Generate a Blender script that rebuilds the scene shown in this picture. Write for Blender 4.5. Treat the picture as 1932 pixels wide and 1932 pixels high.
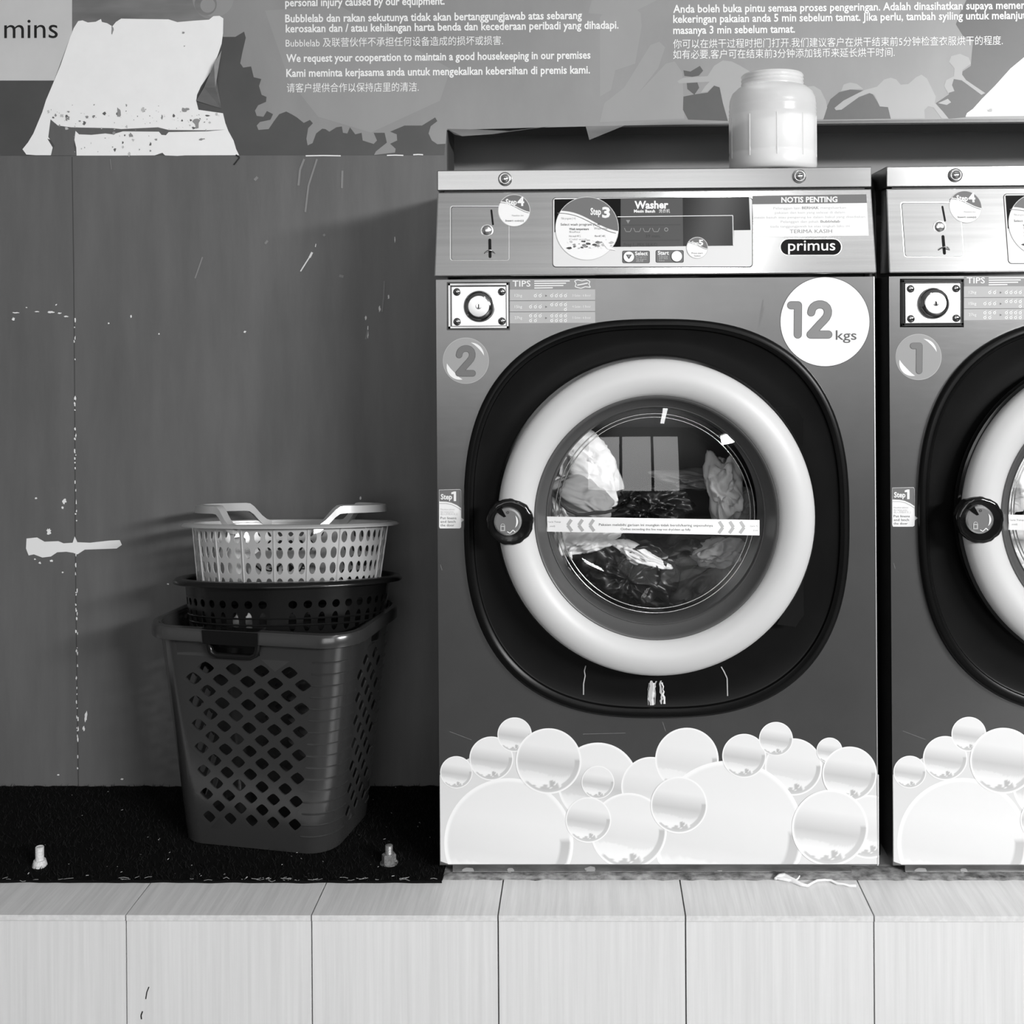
import bpy, bmesh, math, random
from mathutils import Vector, Matrix, noise

random.seed(7)
SC = bpy.context.scene
for o in list(bpy.data.objects):
    bpy.data.objects.remove(o, do_unlink=True)
COL = SC.collection
R = math.radians
PI = math.pi

# ------------------------------------------------------------------ camera
F, CX, CY = 2095.0, 1080.7, 598.85
YAW, ROLL = R(-0.8576), R(0.3857)
EYE = Vector((0.0, -1.93, 1.27))
cyw, syw, crl, srl = math.cos(YAW), math.sin(YAW), math.cos(ROLL), math.sin(ROLL)
RT = Vector((crl * cyw, -crl * syw, -srl))
UP = Vector((srl * cyw, -srl * syw, crl))
FW = Vector((syw, cyw, 0.0))
cam = bpy.data.cameras.new('camera')
cam.sensor_width = 36.0
cam.lens = F * 36.0 / 1932.0
cam.shift_x = (966 - CX) / 1932.0
cam.shift_y = (CY - 966) / 1932.0
cam.clip_start = 0.02
co = bpy.data.objects.new('camera', cam)
COL.objects.link(co)
co.matrix_world = Matrix(((RT.x, UP.x, -FW.x, EYE.x), (RT.y, UP.y, -FW.y, EYE.y), (RT.z, UP.z, -FW.z, EYE.z), (0, 0, 0, 1)))
SC.camera = co

# ------------------------------------------------------------------ light
SC.view_settings.view_transform = 'Standard'
SC.view_settings.look = 'None'
SC.view_settings.gamma = 1.0
SC.view_settings.exposure = -0.34
SC.view_settings.use_curve_mapping = False
SC.cycles.use_denoising = True
SC.cycles.max_bounces = 8
SC.cycles.transparent_max_bounces = 16
w = bpy.data.worlds.new('daylight')
SC.world = w
w.use_nodes = True
bg = w.node_tree.nodes['Background']
bg.inputs[0].default_value = (1, 1, 1, 1)
bg.inputs[1].default_value = 3.6          # overcast sky outside the shopfront


def area_light(name, loc, rot, sx, sy, power, portal=False):
    l = bpy.data.lights.new(name, 'AREA')
    l.shape = 'RECTANGLE'
    l.size, l.size_y, l.energy = sx, sy, power
    if portal:
        l.cycles.is_portal = True
    o = bpy.data.objects.new(name, l)
    COL.objects.link(o)
    o.location, o.rotation_euler = loc, rot
    return o


ROOM = dict(x0=-3.2, x1=6.0, y0=-5.2, zc=3.0)
area_light('shopfront_daylight', (-0.35, -5.25, 1.8), (R(90), 0, 0), 3.1, 1.8, 1, portal=True)
LAMP = Vector((3.4, -4.2, 2.45))
lamp_dir = (Vector((0.0, 0.0, 1.2)) - LAMP).to_track_quat('-Z', 'Y').to_euler()
area_light('tube_lamp_light', LAMP, lamp_dir, 2.0, 0.28, 370)

TUBE = Vector((0.62, -3.2, 2.93))
area_light('ceiling_tube_light', TUBE, (0, 0, 0), 0.12, 3.0, 18)

# ------------------------------------------------------------------ helpers


def ray(px, py):
    d = FW + RT * ((px - CX) / F) - UP * ((py - CY) / F)
    return d


def PY(px, py, Y):
    d = ray(px, py)
    return EYE + d * ((Y - EYE.y) / d.y)


def PZ(px, py, Z):
    d = ray(px, py)
    return EYE + d * ((Z - EYE.z) / d.z)


def plane_surf(p0, n):
    n = n.normalized()

    def s(px, py, off=0.0):
        d = ray(px, py)
        q = p0 + n * off
        return EYE + d * ((q - EYE).dot(n) / d.dot(n))
    return s


def material(name, base, rough=0.5, metal=0.0, spec=0.5, var=None, bump=None, coat=0.0, attr=None, aniso=0.0):
    """var = (scale xyz, low, high, detail) multiplies the base; bump = (scale xyz, strength, detail)."""
    m = bpy.data.materials.new(name)
    m.use_nodes = True
    N, L = m.node_tree.nodes, m.node_tree.links
    b = N['Principled BSDF']
    b.inputs['Base Color'].default_value = (base, base, base, 1)
    b.inputs['Roughness'].default_value = rough
    b.inputs['Metallic'].default_value = metal
    b.inputs['Specular IOR Level'].default_value = spec
    b.inputs['Coat Weight'].default_value = coat
    if aniso:
        b.inputs['Anisotropic'].default_value = aniso
    tc = N.new('ShaderNodeTexCoord')

    def nz(scale, detail):
        mp = N.new('ShaderNodeMapping')
        mp.inputs['Scale'].default_value = scale
        t = N.new('ShaderNodeTexNoise')
        t.inputs['Scale'].default_value = 1.0
        t.inputs['Detail'].default_value = detail
        t.inputs['Roughness'].default_value = 0.6
        L.new(tc.outputs['Object'], mp.inputs[0])
        L.new(mp.outputs[0], t.inputs['Vector'])
        return t
    if var:
        t = nz(var[0], var[3])
        r = N.new('ShaderNodeMapRange')
        r.inputs['From Min'].default_value, r.inputs['From Max'].default_value = 0.3, 0.7
        r.inputs['To Min'].default_value, r.inputs['To Max'].default_value = var[1] * base, var[2] * base
        L.new(t.outputs['Fac'], r.inputs['Value'])
        L.new(r.outputs[0], b.inputs['Base Color'])
    if attr:
        a = N.new('ShaderNodeAttribute')
        a.attribute_name = attr
        L.new(a.outputs['Color'], b.inputs['Base Color'])
    if bump:
        t = nz(bump[0], bump[2])
        bp = N.new('ShaderNodeBump')
        bp.inputs['Strength'].default_value = bump[1]
        bp.inputs['Distance'].default_value = 0.002
        L.new(t.outputs['Fac'], bp.inputs['Height'])
        L.new(bp.outputs[0], b.inputs['Normal'])
    return m


def glass_material(name, ior, tint=1.0):
    m = bpy.data.materials.new(name)
    m.use_nodes = True
    N, L = m.node_tree.nodes, m.node_tree.links
    N.remove(N['Principled BSDF'])
    t = N.new('ShaderNodeBsdfTransparent')
    t.inputs[0].default_value = (tint, tint, tint, 1)
    g = N.new('ShaderNodeBsdfGlossy')
    g.inputs['Roughness'].default_value = 0.01
    lw = N.new('ShaderNodeLayerWeight')
    lw.inputs['Blend'].default_value = 0.5
    pw = N.new('ShaderNodeMath')
    pw.operation = 'POWER'
    pw.inputs[1].default_value = 5.0
    f = N.new('ShaderNodeMath')
    f.operation = 'MULTIPLY_ADD'
    f0 = ((ior - 1) / (ior + 1)) ** 2
    f.inputs[1].default_value, f.inputs[2].default_value = 1 - f0, f0
    L.new(lw.outputs['Facing'], pw.inputs[0])
    L.new(pw.outputs[0], f.inputs[0])
    x = N.new('ShaderNodeMixShader')
    L.new(f.outputs[0], x.inputs[0])
    L.new(t.outputs[0], x.inputs[1])
    L.new(g.outputs[0], x.inputs[2])
    L.new(x.outputs[0], N['Material Output'].inputs[0])
    return m


M = {}


def mk(key, *a, **k):
    M[key] = material(key, *a, **k)


mk('wall_paint', 0.128, 0.36, var=((14, 14, 2.2), 0.86, 1.14, 6), bump=((60, 60, 12), 0.12, 4), spec=0.4)
mk('paint_chip', 0.85, 0.7)
mk('wall_scuff', 0.23, 0.5)
mk('band_white', 0.95, 0.5)
mk('wall_seam', 0.06, 0.7)
mk('banner_dark', 0.08, 0.42, var=((9, 9, 9), 0.9, 1.1, 5))
mk('banner_light', 0.27, 0.4, var=((6, 6, 3), 0.9, 1.1, 6))
mk('banner_pale', 0.36, 0.4, var=((6, 6, 6), 0.95, 1.05, 4))
mk('banner_faint', 0.305, 0.4, var=((6, 6, 3), 0.95, 1.05, 4))
mk('banner_mid', 0.21, 0.4, var=((3, 3, 12), 0.6, 1.3, 4))
mk('poster', 0.62, 0.4, var=((5, 5, 5), 0.93, 1.05, 5))
mk('print_white', 0.9, 0.5)
mk('print_black', 0.012, 0.4)
mk('bare_plaster', 0.93, 0.8, var=((20, 20, 20), 0.96, 1.0, 5))
mk('tile', 0.8, 0.38, var=((130, 130, 3.0), 0.92, 1.04, 5), bump=((150, 150, 4), 0.1, 4))
mk('tile_top', 0.78, 0.36, var=((110, 5, 110), 0.88, 1.06, 5), bump=((110, 6, 110), 0.25, 4))
mk('grout', 0.22, 0.8)
mk('grime', 0.25, 0.8, var=((45, 70, 70), 0.15, 1.9, 8), bump=((80, 80, 80), 0.6, 6))
mk('room_wall', 0.25, 0.7)
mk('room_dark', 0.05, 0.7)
mk('ceiling_white', 0.8, 0.8)
mk('floor_tile', 0.07, 0.4, var=((3, 3, 3), 0.8, 1.2, 4))
mk('recess_paint', 0.27, 0.7)
mk('steel_lid', 0.34, 0.24, metal=1.0, var=((2.0, 30, 160), 0.92, 1.08, 4))
mk('steel', 0.9, 0.17, metal=1.0, var=((2.0, 30, 160), 0.92, 1.08, 4))
mk('steel_edge', 0.9, 0.38, metal=1.0)
mk('chrome', 0.85, 0.22, metal=1.0)
mk('chrome_dark', 0.35, 0.12, metal=1.0)
mk('cabinet', 0.2, 0.3, metal=0.95, var=((5, 5, 5), 0.92, 1.08, 4), bump=((14, 14, 60), 0.04, 3))
mk('black_plastic', 0.012, 0.34, bump=((300, 300, 300), 0.05, 2))
mk('black_gloss', 0.006, 0.12)
mk('surround', 0.005, 0.3, spec=.16, var=((12, 12, 12), 0.8, 1.2, 4))
mk('door_ring', 0.62, 0.4, spec=0.4)
mk('gasket', 0.085, 0.38)
mk('drum', 0.1, 0.3, metal=1.0)
mk('screen_black', 0.005, 0.15, spec=.3)
mk('screen_grey', 0.09, 0.4, spec=.2)
mk('screen_line', 0.26, 0.4)
mk('panel_light', 0.72, 0.35)
mk('sticker_grey', 0.17, 0.5, spec=0.2)
mk('sticker_mid', 0.3, 0.5, spec=0.2)
mk('sticker_row', 0.48, 0.5, spec=0.2)
mk('sticker_white', 0.86, 0.5, spec=0.2)
mk('sticker_line', 0.55, 0.5, spec=0.2)
mk('sticker_dark', 0.06, 0.5, spec=0.2)
mk('number_film', 0.33, 0.3)
mk('numeral', 0.16, 0.4)
mk('number_fill', 0.22, 0.4)
mk('numeral_edge', 0.09, 0.4)
mk('bubble_art', 0.9, 0.4, attr='art')
mk('hamper', 0.034, 0.2, spec=1.0, bump=((90, 90, 90), 0.03, 2))
mk('basket_black', 0.007, 0.22, spec=.35)
mk('basket_grey', 0.55, 0.3, metal=0.3)
mk('carpet', 0.006, 0.95, spec=.05)
mk('carpet_blade', 0.009, 0.8, spec=.1)
mk('lint', 0.6, 0.9)
mk('lint_grey', 0.3, 0.9)
mk('bolt_white', 0.75, 0.6, var=((300, 300, 300), 0.7, 1.1, 3))
mk('bolt_grey', 0.35, 0.45, metal=0.5, var=((300, 300, 300), 0.6, 1.2, 3))
mk('hose', 0.012, 0.3)
mk('powder', 0.9, 0.9)
mk('cloth_white', 0.93, 0.9)
mk('cloth_black', 0.008, 0.35)
mk('cloth_grey', 0.38, 0.9)
mk('cloth_mid', 0.2, 0.9)
mk('cloth_dark', 0.045, 0.8)
mk('base_paint', 0.07, 0.4, var=((20, 60, 60), 0.5, 1.6, 6))
M['glass'] = glass_material('glass', 1.8)
M['bowl_glass'] = glass_material('bowl_glass', 1.25, 0.98)
# cloudy jar plastic
jm = material('jar_plastic', 0.92, 0.25)
nb = jm.node_tree.nodes['Principled BSDF']
tr = jm.node_tree.nodes.new('ShaderNodeBsdfTranslucent')
tr.inputs[0].default_value = (0.95, 0.95, 0.95, 1)
tp = jm.node_tree.nodes.new('ShaderNodeBsdfTransparent')
m1 = jm.node_tree.nodes.new('ShaderNodeMixShader')
m2 = jm.node_tree.nodes.new('ShaderNodeMixShader')
m1.inputs[0].default_value = 0.35
m2.inputs[0].default_value = 0.2
jl = jm.node_tree.links
jl.new(nb.outputs[0], m1.inputs[1])
jl.new(tr.outputs[0], m1.inputs[2])
jl.new(m1.outputs[0], m2.inputs[1])
jl.new(tp.outputs[0], m2.inputs[2])
jl.new(m2.outputs[0], jm.node_tree.nodes['Material Output'].inputs[0])
M['jar_plastic'] = jm


def text_mesh(body, bold=0.0, res=2, shear=0.0):
    c = bpy.data.curves.new('lettering_curve', 'FONT')
    c.body, c.resolution_u, c.offset, c.shear = body, res, bold, shear
    o = bpy.data.objects.new('lettering_curve', c)
    COL.objects.link(o)
    dg = bpy.context.evaluated_depsgraph_get()
    me = o.evaluated_get(dg).to_mesh()
    vs = [v.co.copy() for v in me.vertices]
    fs = [tuple(p.vertices) for p in me.polygons]
    o.evaluated_get(dg).to_mesh_clear()
    bpy.data.objects.remove(o)
    bpy.data.curves.remove(c)
    return vs, fs


class MB:
    """Collects faces in world coordinates; build() links them as one mesh object."""

    def __init__(self):
        self.v, self.f, self.m, self.mats, self.col, self.k = [], [], [], [], None, 0

    def mi(self, mat):
        if mat not in self.mats:
            self.mats.append(mat)
        return self.mats.index(mat)

    def add(self, vs, fs, mat, cols=None):
        b = len(self.v)
        self.v += [Vector(p) for p in vs]
        k = self.mi(mat)
        for f in fs:
            self.f.append(tuple(i + b for i in f))
            self.m.append(k)
        if cols is not None:
            if self.col is None:
                self.col = []
            self.col += cols
        return self

    def box(self, x0, x1, y0, y1, z0, z1, mat):
        vs = [(x, y, z) for x in (x0, x1) for y in (y0, y1) for z in (z0, z1)]
        self.add(vs, [(0, 1, 3, 2), (4, 6, 7, 5), (0, 4, 5, 1), (2, 3, 7, 6), (0, 2, 6, 4), (1, 5, 7, 3)], mat)
        return self

    def poly(self, pts, mat):
        return self.add(pts, [tuple(range(len(pts)))], mat)

    def decal(self, pts, surf, off, mat):
        self.k += 1
        off += 3e-6 * self.k
        return self.poly([surf(x, y, off) for x, y in pts], mat)

    def disc(self, c, r, surf, off, mat, n=48, a0=0.0, a1=2 * PI):
        full = abs(a1 - a0 - 2 * PI) < 1e-6
        k = n if full else n + 1
        return self.decal([(c[0] + r * math.cos(a0 + (a1 - a0) * i / n), c[1] + r * math.sin(a0 + (a1 - a0) * i / n)) for i in range(k)], surf, off, mat)

    def arc(self, c, r0, r1, surf, off, mat, a0=0.0, a1=2 * PI, n=48, taper=False):
        vs, fs = [], []
        for i in range(n + 1):
            a = a0 + (a1 - a0) * i / n
            t = math.sin(PI * i / n) if taper else 1.0
            rm, h = (r0 + r1) / 2, (r1 - r0) / 2 * t
            for r in (rm - h, rm + h):
                vs.append(surf(c[0] + r * math.cos(a), c[1] + r * math.sin(a), off))
        for i in range(n):
            fs.append((2 * i, 2 * i + 1, 2 * i + 3, 2 * i + 2))
        return self.add(vs, fs, mat)

    def stroke(self, pts, wd, surf, off, mat, caps=True):
        for i in range(len(pts) - 1):
            (x0, y0), (x1, y1) = pts[i], pts[i + 1]
            L = math.hypot(x1 - x0, y1 - y0) or 1
            nx, ny = -(y1 - y0) / L * wd / 2, (x1 - x0) / L * wd / 2
            self.decal([(x0 + nx, y0 + ny), (x1 + nx, y1 + ny), (x1 - nx, y1 - ny), (x0 - nx, y0 - ny)], surf, off, mat)
        if caps:
            for p in pts:
                self.disc(p, wd / 2, surf, off, mat, 20)
        return self

    def rrect(self, x0, y0, x1, y1, r, surf, off, mat, n=6):
        pts = []
        for cx, cy, a in ((x1 - r, y1 - r, 0), (x0 + r, y1 - r, 90), (x0 + r, y0 + r, 180), (x1 - r, y0 + r, 270)):
            for i in range(n + 1):
                t = R(a + 90 * i / n)
                pts.append((cx + r * math.cos(t), cy + r * math.sin(t)))
        return self.decal(pts, surf, off, mat)

    def text(self, body, x0, yb, em, surf, off, mat, x1=None, bold=0.0, slope=0.0, center=False, shear=0.0, res=2):
        vs, fs = text_mesh(body, bold, res, shear)
        if not vs:
            return self
        a, b = min(v.x for v in vs), max(v.x for v in vs)
        sx = em if x1 is None else (x1 - x0) / (b - a)
        if center:
            x0 = x0 - (b - a) * sx / 2
        out = []
        for v in vs:
            px = x0 + (v.x - a) * sx
            out.append(surf(px, yb - v.y * em + slope * (px - x0), off))
        return self.add(out, fs, mat)

    def lathe(self, c, prof, mat, n=64, axis='Y', caps=True, a=1.0):
        """prof: (radius, along-axis offset); c: centre; a: ellipse ratio of the 2nd axis."""
        vs, fs = [], []
        for r, h in prof:
            for i in range(n):
                t = 2 * PI * i / n
                if axis == 'Y':
                    vs.append((c[0] + r * math.cos(t), c[1] + h, c[2] + r * a * math.sin(t)))
                else:
                    vs.append((c[0] + r * math.cos(t), c[1] + r * a * math.sin(t), c[2] + h))
        for j in range(len(prof) - 1):
            for i in range(n):
                k = (i + 1) % n
                fs.append((j * n + i, j * n + k, (j + 1) * n + k, (j + 1) * n + i))
        if caps:
            if prof[0][0] > 1e-6:
                fs.append(tuple(range(n))[::-1])
            if prof[-1][0] > 1e-6:
                fs.append(tuple((len(prof) - 1) * n + i for i in range(n)))
        return self.add(vs, fs, mat)

    def tube(self, pts, r, mat, n=10, closed=False, caps=True):
        pts = [Vector(p) for p in pts]
        m = len(pts)
        rs = r if isinstance(r, (list, tuple)) else [r] * m
        vs, fs = [], []
        up = None
        for i in range(m):
            if closed:
                t = pts[(i + 1) % m] - pts[i - 1]
            else:
                t = pts[min(i + 1, m - 1)] - pts[max(i - 1, 0)]
            t.normalize()
            if up is None:
                up = t.cross(Vector((0.3, 0.9, 0.2))).normalized()
            up = (up - t * up.dot(t)).normalized()
            s = t.cross(up)
            for k in range(n):
                a = 2 * PI * k / n
                vs.append(pts[i] + (up * math.cos(a) + s * math.sin(a)) * rs[i])
        for i in range(m if closed else m - 1):
            j = (i + 1) % m
            for k in range(n):
                q = (k + 1) % n
                fs.append((i * n + k, i * n + q, j * n + q, j * n + k))
        if caps and not closed:
            fs.append(tuple(range(n))[::-1])
            fs.append(tuple((m - 1) * n + k for k in range(n)))
        return self.add(vs, fs, mat)

    def build(self, name, parent=None, smooth=40, bevel=0.0, solid=0.0, offset=0.0):
        org = parent['_org'] if parent is not None and '_org' in parent else (0, 0, 0)
        org = Vector(org)
        me = bpy.data.meshes.new(name)
        me.from_pydata([tuple(p - org) for p in self.v], [], self.f)
        for mm in self.mats:
            me.materials.append(M[mm])
        me.polygons.foreach_set('material_index', self.m)
        if self.col is not None:
            at = me.color_attributes.new('art', 'FLOAT_COLOR', 'POINT')
            for i, c in enumerate(self.col):
                at.data[i].color = (c, c, c, 1)
        me.update()
        if solid:
            bm = bmesh.new()
            bm.from_mesh(me)
            bmesh.ops.remove_doubles(bm, verts=bm.verts, dist=1e-5)
            bmesh.ops.recalc_face_normals(bm, faces=bm.faces)
            bm.to_mesh(me)
            bm.free()
        if smooth:
            me.polygons.foreach_set('use_smooth', [True] * len(me.polygons))
            me.set_sharp_from_angle(angle=R(smooth))
        o = bpy.data.objects.new(name, me)
        COL.objects.link(o)
        if parent is not None:
            o.parent = parent
            o['_org'] = tuple(org)
        if bevel:
            b = o.modifiers.new('edge', 'BEVEL')
            b.width, b.segments, b.limit_method, b.angle_limit = bevel, 2, 'ANGLE', R(40)
        if solid:
            s = o.modifiers.new('wall', 'SOLIDIFY')
            s.thickness, s.offset = solid, offset
            e = o.modifiers.new('crease', 'EDGE_SPLIT')
            e.split_angle = R(42)
        return o


def tag(o, label=None, cat=None, group=None, kind=None):
    for k, v in (('label', label), ('category', cat), ('group', group), ('kind', kind)):
        if v:
            o[k] = v
    return o


def thing(name, loc, label, cat, group=None):
    o = bpy.data.objects.new(name, None)
    o.empty_display_size = 0.05
    o.location = loc
    COL.objects.link(o)
    o['_org'] = tuple(loc)
    return tag(o, label, cat, group)


# ------------------------------------------------------------------ room
ZS = 0.30                     # top of the tiled plinth
YW = 0.36                     # painted wall
X0R, X1R, Y0R, ZC = ROOM['x0'], ROOM['x1'], ROOM['y0'], ROOM['zc']


def wsurf(px, py, off=0.0):
    return PY(px, py, YW - off)


zo = PY(1400, 235, YW).z      # top of the opening
xo = PY(843, 300, YW).x       # left side of the opening
zb = PY(420, 293.5, YW).z     # lower edge of the printed banners
mb = MB()
mb.box(X0R, xo, YW, YW + 0.11, 0.0, ZC, 'wall_paint')
mb.box(xo, X1R, YW, YW + 0.11, zo, ZC, 'wall_paint')
mb.box(xo - .003, X1R, YW + .004, YW + .108, zo - .002, zo, 'room_dark')  # shade put in as dark strips on the opening's underside and left jamb
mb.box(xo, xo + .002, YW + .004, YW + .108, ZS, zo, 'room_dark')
# seam, scuffs and paint chips on the wall
seam = [(136, 296), (139, 500), (141, 760), (142, 1010), (144, 1200), (148, 1488)]
mb.stroke(seam, 1.8, wsurf, 0.0004, 'wall_seam', caps=False)


def chip(cx, cy, wd, ht, seed, n=18, rag=0.35):
    rr = random.Random(seed)
    pts = []
    for i in range(n):
        a = 2 * PI * i / n
        k = 1 + rr.uniform(-rag, rag)
        pts.append((cx + wd / 2 * math.cos(a) * k, cy + ht / 2 * math.sin(a) * k))
    mb.decal(pts, wsurf, 0.0005 + 0.00002 * seed, 'paint_chip')


mb.decal([(50, 1016), (70, 1014), (84, 1022), (110, 1021), (120, 1025), (137, 1024), (141, 1012), (146, 1023), (170, 1024), (205, 1020),
          (226, 1019), (230, 1028), (220, 1035), (190, 1036), (160, 1037), (146, 1046), (138, 1043), (125, 1041), (108, 1042), (96, 1050),
          (80, 1052), (64, 1046), (54, 1048), (49, 1035)], wsurf, 0.0007, 'paint_chip')
rr = random.Random(3)
k = 0
for (x, y, a, b) in [(92, 1003, 8, 12), (121, 946, 7, 9), (118, 958, 4, 5), (162, 1352, 5, 20), (158, 1374, 4, 9), (96, 589, 12, 4), (112, 591, 8, 3),
                     (125, 597, 9, 3), (70, 588, 10, 2), (30, 590, 14, 2), (25, 602, 5, 6), (68, 940, 4, 4), (75, 1062, 5, 4), (97, 1058, 6, 4),
                     (462, 626, 4, 4), (680, 940, 4, 6), (247, 597, 3, 5), (694, 628, 3, 22),
                     (716, 582, 4, 12), (690, 600, 3, 8), (733, 560, 3, 8), (298, 1193, 4, 4), (317, 1102, 4, 3), (106, 575, 3, 3), (50, 580, 3, 2),
                     (205, 610, 3, 3), (118, 1080, 4, 3), (66, 1055, 4, 3), (300, 630, 3, 3), (745, 452, 2, 10), (230, 1470, 5, 3), (110, 1462, 4, 3)]:
    k += 1
    chip(x, y, a, b, k % 20)
for pts, wd in (([(567, 512), (577, 496), (586, 482)], 2.4), ([(584, 486), (589, 476)], 4), ([(595, 466), (596, 460)], 1.5)):
    mb.stroke(pts, wd, wsurf, .001, 'paint_chip', caps=False)
for pts, wd in (([(574, 300), (566, 320), (563, 350)], 4), ([(598, 300), (590, 325), (582, 350), (576, 400)], 3.5), ([(646, 322), (645, 355)], 4), ([(725, 530), (724, 560), (721, 588)], 3), ([(694, 622), (690, 640)], 3),
                ([(480, 340), (486, 334)], 5), ([(500, 460), (505, 454)], 4), ([(382, 485), (368, 525)], 2.5), ([(640, 520), (648, 522)], 5), ([(610, 445), (613, 442)], 4), ([(208, 300), (210, 320)], 1.5)):
    mb.stroke(pts, wd, wsurf, .001, 'wall_scuff', caps=False)
for i in range(60):
    y = rr.uniform(600, 1480)
    x = 138 + (y - 300) * 0.0075 + rr.uniform(-1.5, 1.5)
    chip(x, y, rr.uniform(1.5, 3), rr.uniform(2, 9), i % 20, 8)
wall = tag(mb.build('wall_back', smooth=0), kind='structure')

mb = MB()
Yr = 0.62
mb.box(xo - 0.02, X1R, Yr, Yr + 0.05, ZS, zo + 0.5, 'recess_paint')
mb.box(xo - 0.07, xo - 0.02, YW + 0.11, Yr + 0.05, ZS, zo + 0.5, 'recess_paint')
mb.box(xo - 0.07, X1R, YW + 0.11, Yr + 0.05, zo + 0.5, zo + 0.55, 'recess_paint')
tag(mb.build('wall_recess', smooth=0), kind='structure')

# tiled plinth: treads and risers with grout between
YE = -0.13
mb = MB()
mb.box(X0R, X1R, YE + 0.012, Yr + 0.05, 0.0, ZS - 0.008, 'grout')
TP, TX = 0.3041, -0.7632
for i in range(-8, 17):
    a, b = TX + TP * i + 0.0012, TX + TP * (i + 1) - 0.0012
    mb.box(a, b, YE + 0.002, YE + 0.012, 0.0, ZS - 0.0105, 'tile')
    mb.box(a, b, YE, -0.012, ZS - 0.009, ZS, 'tile_top')
    mb.box(a, b, -0.011, YW, ZS - 0.009, ZS - 0.001, 'tile_top')
# crusty sealant along the front of the machines
vs, fs = [], []
nx = 260
for i in range(nx + 1):
    x = -0.26 + 2.6 * i / nx
    h = 0.003 + 0.004 * noise.noise(Vector((x * 30, 1, 0)))
    e = 0.004 * noise.noise(Vector((x * 45, 7, 0)))
    vs += [(x, -0.016 + e, ZS), (x, -0.008 + e, ZS + h), (x, 0.012, ZS + h + 0.001 + 0.002 * noise.noise(Vector((x * 80, 3, 0)))), (x, 0.03, ZS + 0.002)]
for i in range(nx):
    for j in range(3):
        fs.append((i * 4 + j, i * 4 + 4 + j, i * 4 + 5 + j, i * 4 + 1 + j))
mb.add(vs, fs, 'grime')
# two small dark nicks on the second riser tile
ys = YE + 0.002


def rsurf(px, py, off=0.0):
    return PY(px, py, ys - off)


mb.stroke([(281, 1862), (277, 1872), (275, 1885)], 2, rsurf, 0.0003, 'print_black', caps=False)
mb.stroke([(269, 1908), (266, 1916), (267, 1923)], 2.5, rsurf, 0.0003, 'print_black', caps=False)
tag(mb.build('floor_plinth', smooth=30), kind='structure')

mb = MB()
mb.box(X0R, X1R, Y0R - 3, YE + 0.012, -0.05, 0.0, 'floor_tile')
tag(mb.build('floor', smooth=0), kind='structure')
mb = MB()
mb.box(X0R, X1R, Y0R, YW + 0.11, ZC, ZC + 0.05, 'ceiling_white')
tag(mb.build('ceiling', smooth=0), kind='structure')
mb = MB()
mb.box(X0R - .05, X0R, Y0R, YW + 0.11, 0, ZC, 'room_wall')
tag(mb.build('wall_left', smooth=0), kind='structure')
mb = MB()
mb.box(X1R, X1R + .05, Y0R, YW + 0.11, 0, ZC, 'room_wall')
tag(mb.build('wall_right', smooth=0), kind='structure')
mb = MB()
mb.box(X0R, X1R, Y0R - 0.1, Y0R, 0, 0.9, 'room_dark')
mb.box(X0R, X1R, Y0R - 0.1, Y0R, 2.7, ZC, 'room_dark')
mb.box(X0R, -1.9, Y0R - 0.1, Y0R, .9, 2.7, 'room_dark')
mb.box(1.2, X1R, Y0R - 0.1, Y0R, .9, 2.7, 'room_dark')
for x in (-0.8, 0.26):
    mb.box(x, x + 0.09, Y0R - 0.09, Y0R - 0.01, 0.9, 2.7, 'room_dark')
tag(mb.build('wall_front', smooth=0), kind='structure')

# ------------------------------------------------------------------ banner and poster on the wall
banner = thing('wall_banner', PY(900, 150, YW), 'grey printed laundry banner with white notice text and torn bare patches above the machines', 'banner')
mb = MB()
off0 = 0.0006
Ltop = -260


def w2(pts, off, mat, m=None):
    (m or mb).decal(pts, wsurf, off, mat)


w2([(-420, Ltop), (-420, 294), (838, 292.5), (842, 246), (1000, 241), (1200, 236.5), (1375, 232.5), (1560, 228), (1800, 225), (3800, 219), (3800, Ltop)], off0, 'banner_dark')
sheet = mb.build('printed_sheet', banner, smooth=0)
C1 = lambda pts: [(x * 0.3313, y * 0.3313) for x, y in pts]
C2 = lambda pts: [(440 + x * 0.4141, y * 0.4141) for x, y in pts]
C3 = lambda pts: [(1132 + x * 0.4141, y * 0.4141) for x, y in pts]
mb = MB()
splash = [(395, Ltop), (400, 0)] + C1([(1180, 40), (1270, 210), (1340, 210), (1390, 180), (1400, 215), (1380, 300), (1368, 360), (1385, 385), (1430, 378), (1445, 440),
          (1488, 450), (1475, 490), (1490, 540), (1518, 552), (1515, 580), (1470, 600), (1452, 630), (1462, 660), (1500, 665), (1520, 632), (1555, 650),
          (1540, 682), (1480, 695), (1462, 715), (1472, 740), (1530, 735), (1560, 690), (1590, 650), (1630, 635), (1660, 650), (1690, 668), (1730, 700), (1765, 683),
          (1782, 702), (1755, 730), (1745, 790), (1752, 828), (1780, 815), (1800, 760), (1835, 733)]) + \
    C2([(420, 588), (438, 600), (470, 580), (495, 576), (500, 605), (520, 608), (532, 580), (556, 612), (585, 605), (590, 640), (640, 656), (655, 640), (640, 605),
        (690, 605), (700, 650), (650, 690), (642, 706), (737, 695), (740, 678), (715, 655), (747, 640), (745, 612), (715, 600), (780, 572), (860, 572), (920, 535), (930, 552),
        (900, 575), (890, 608), (905, 640), (930, 657), (968, 655), (973, 592)]) + [(1000, 241), (1200, 236.5), (1375, 232.5), (1560, 228), (1800, 225), (3800, 219), (3800, Ltop)]
w2(splash, off0 + 0.0002, 'banner_light')
o3 = off0 + 0.0003
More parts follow.
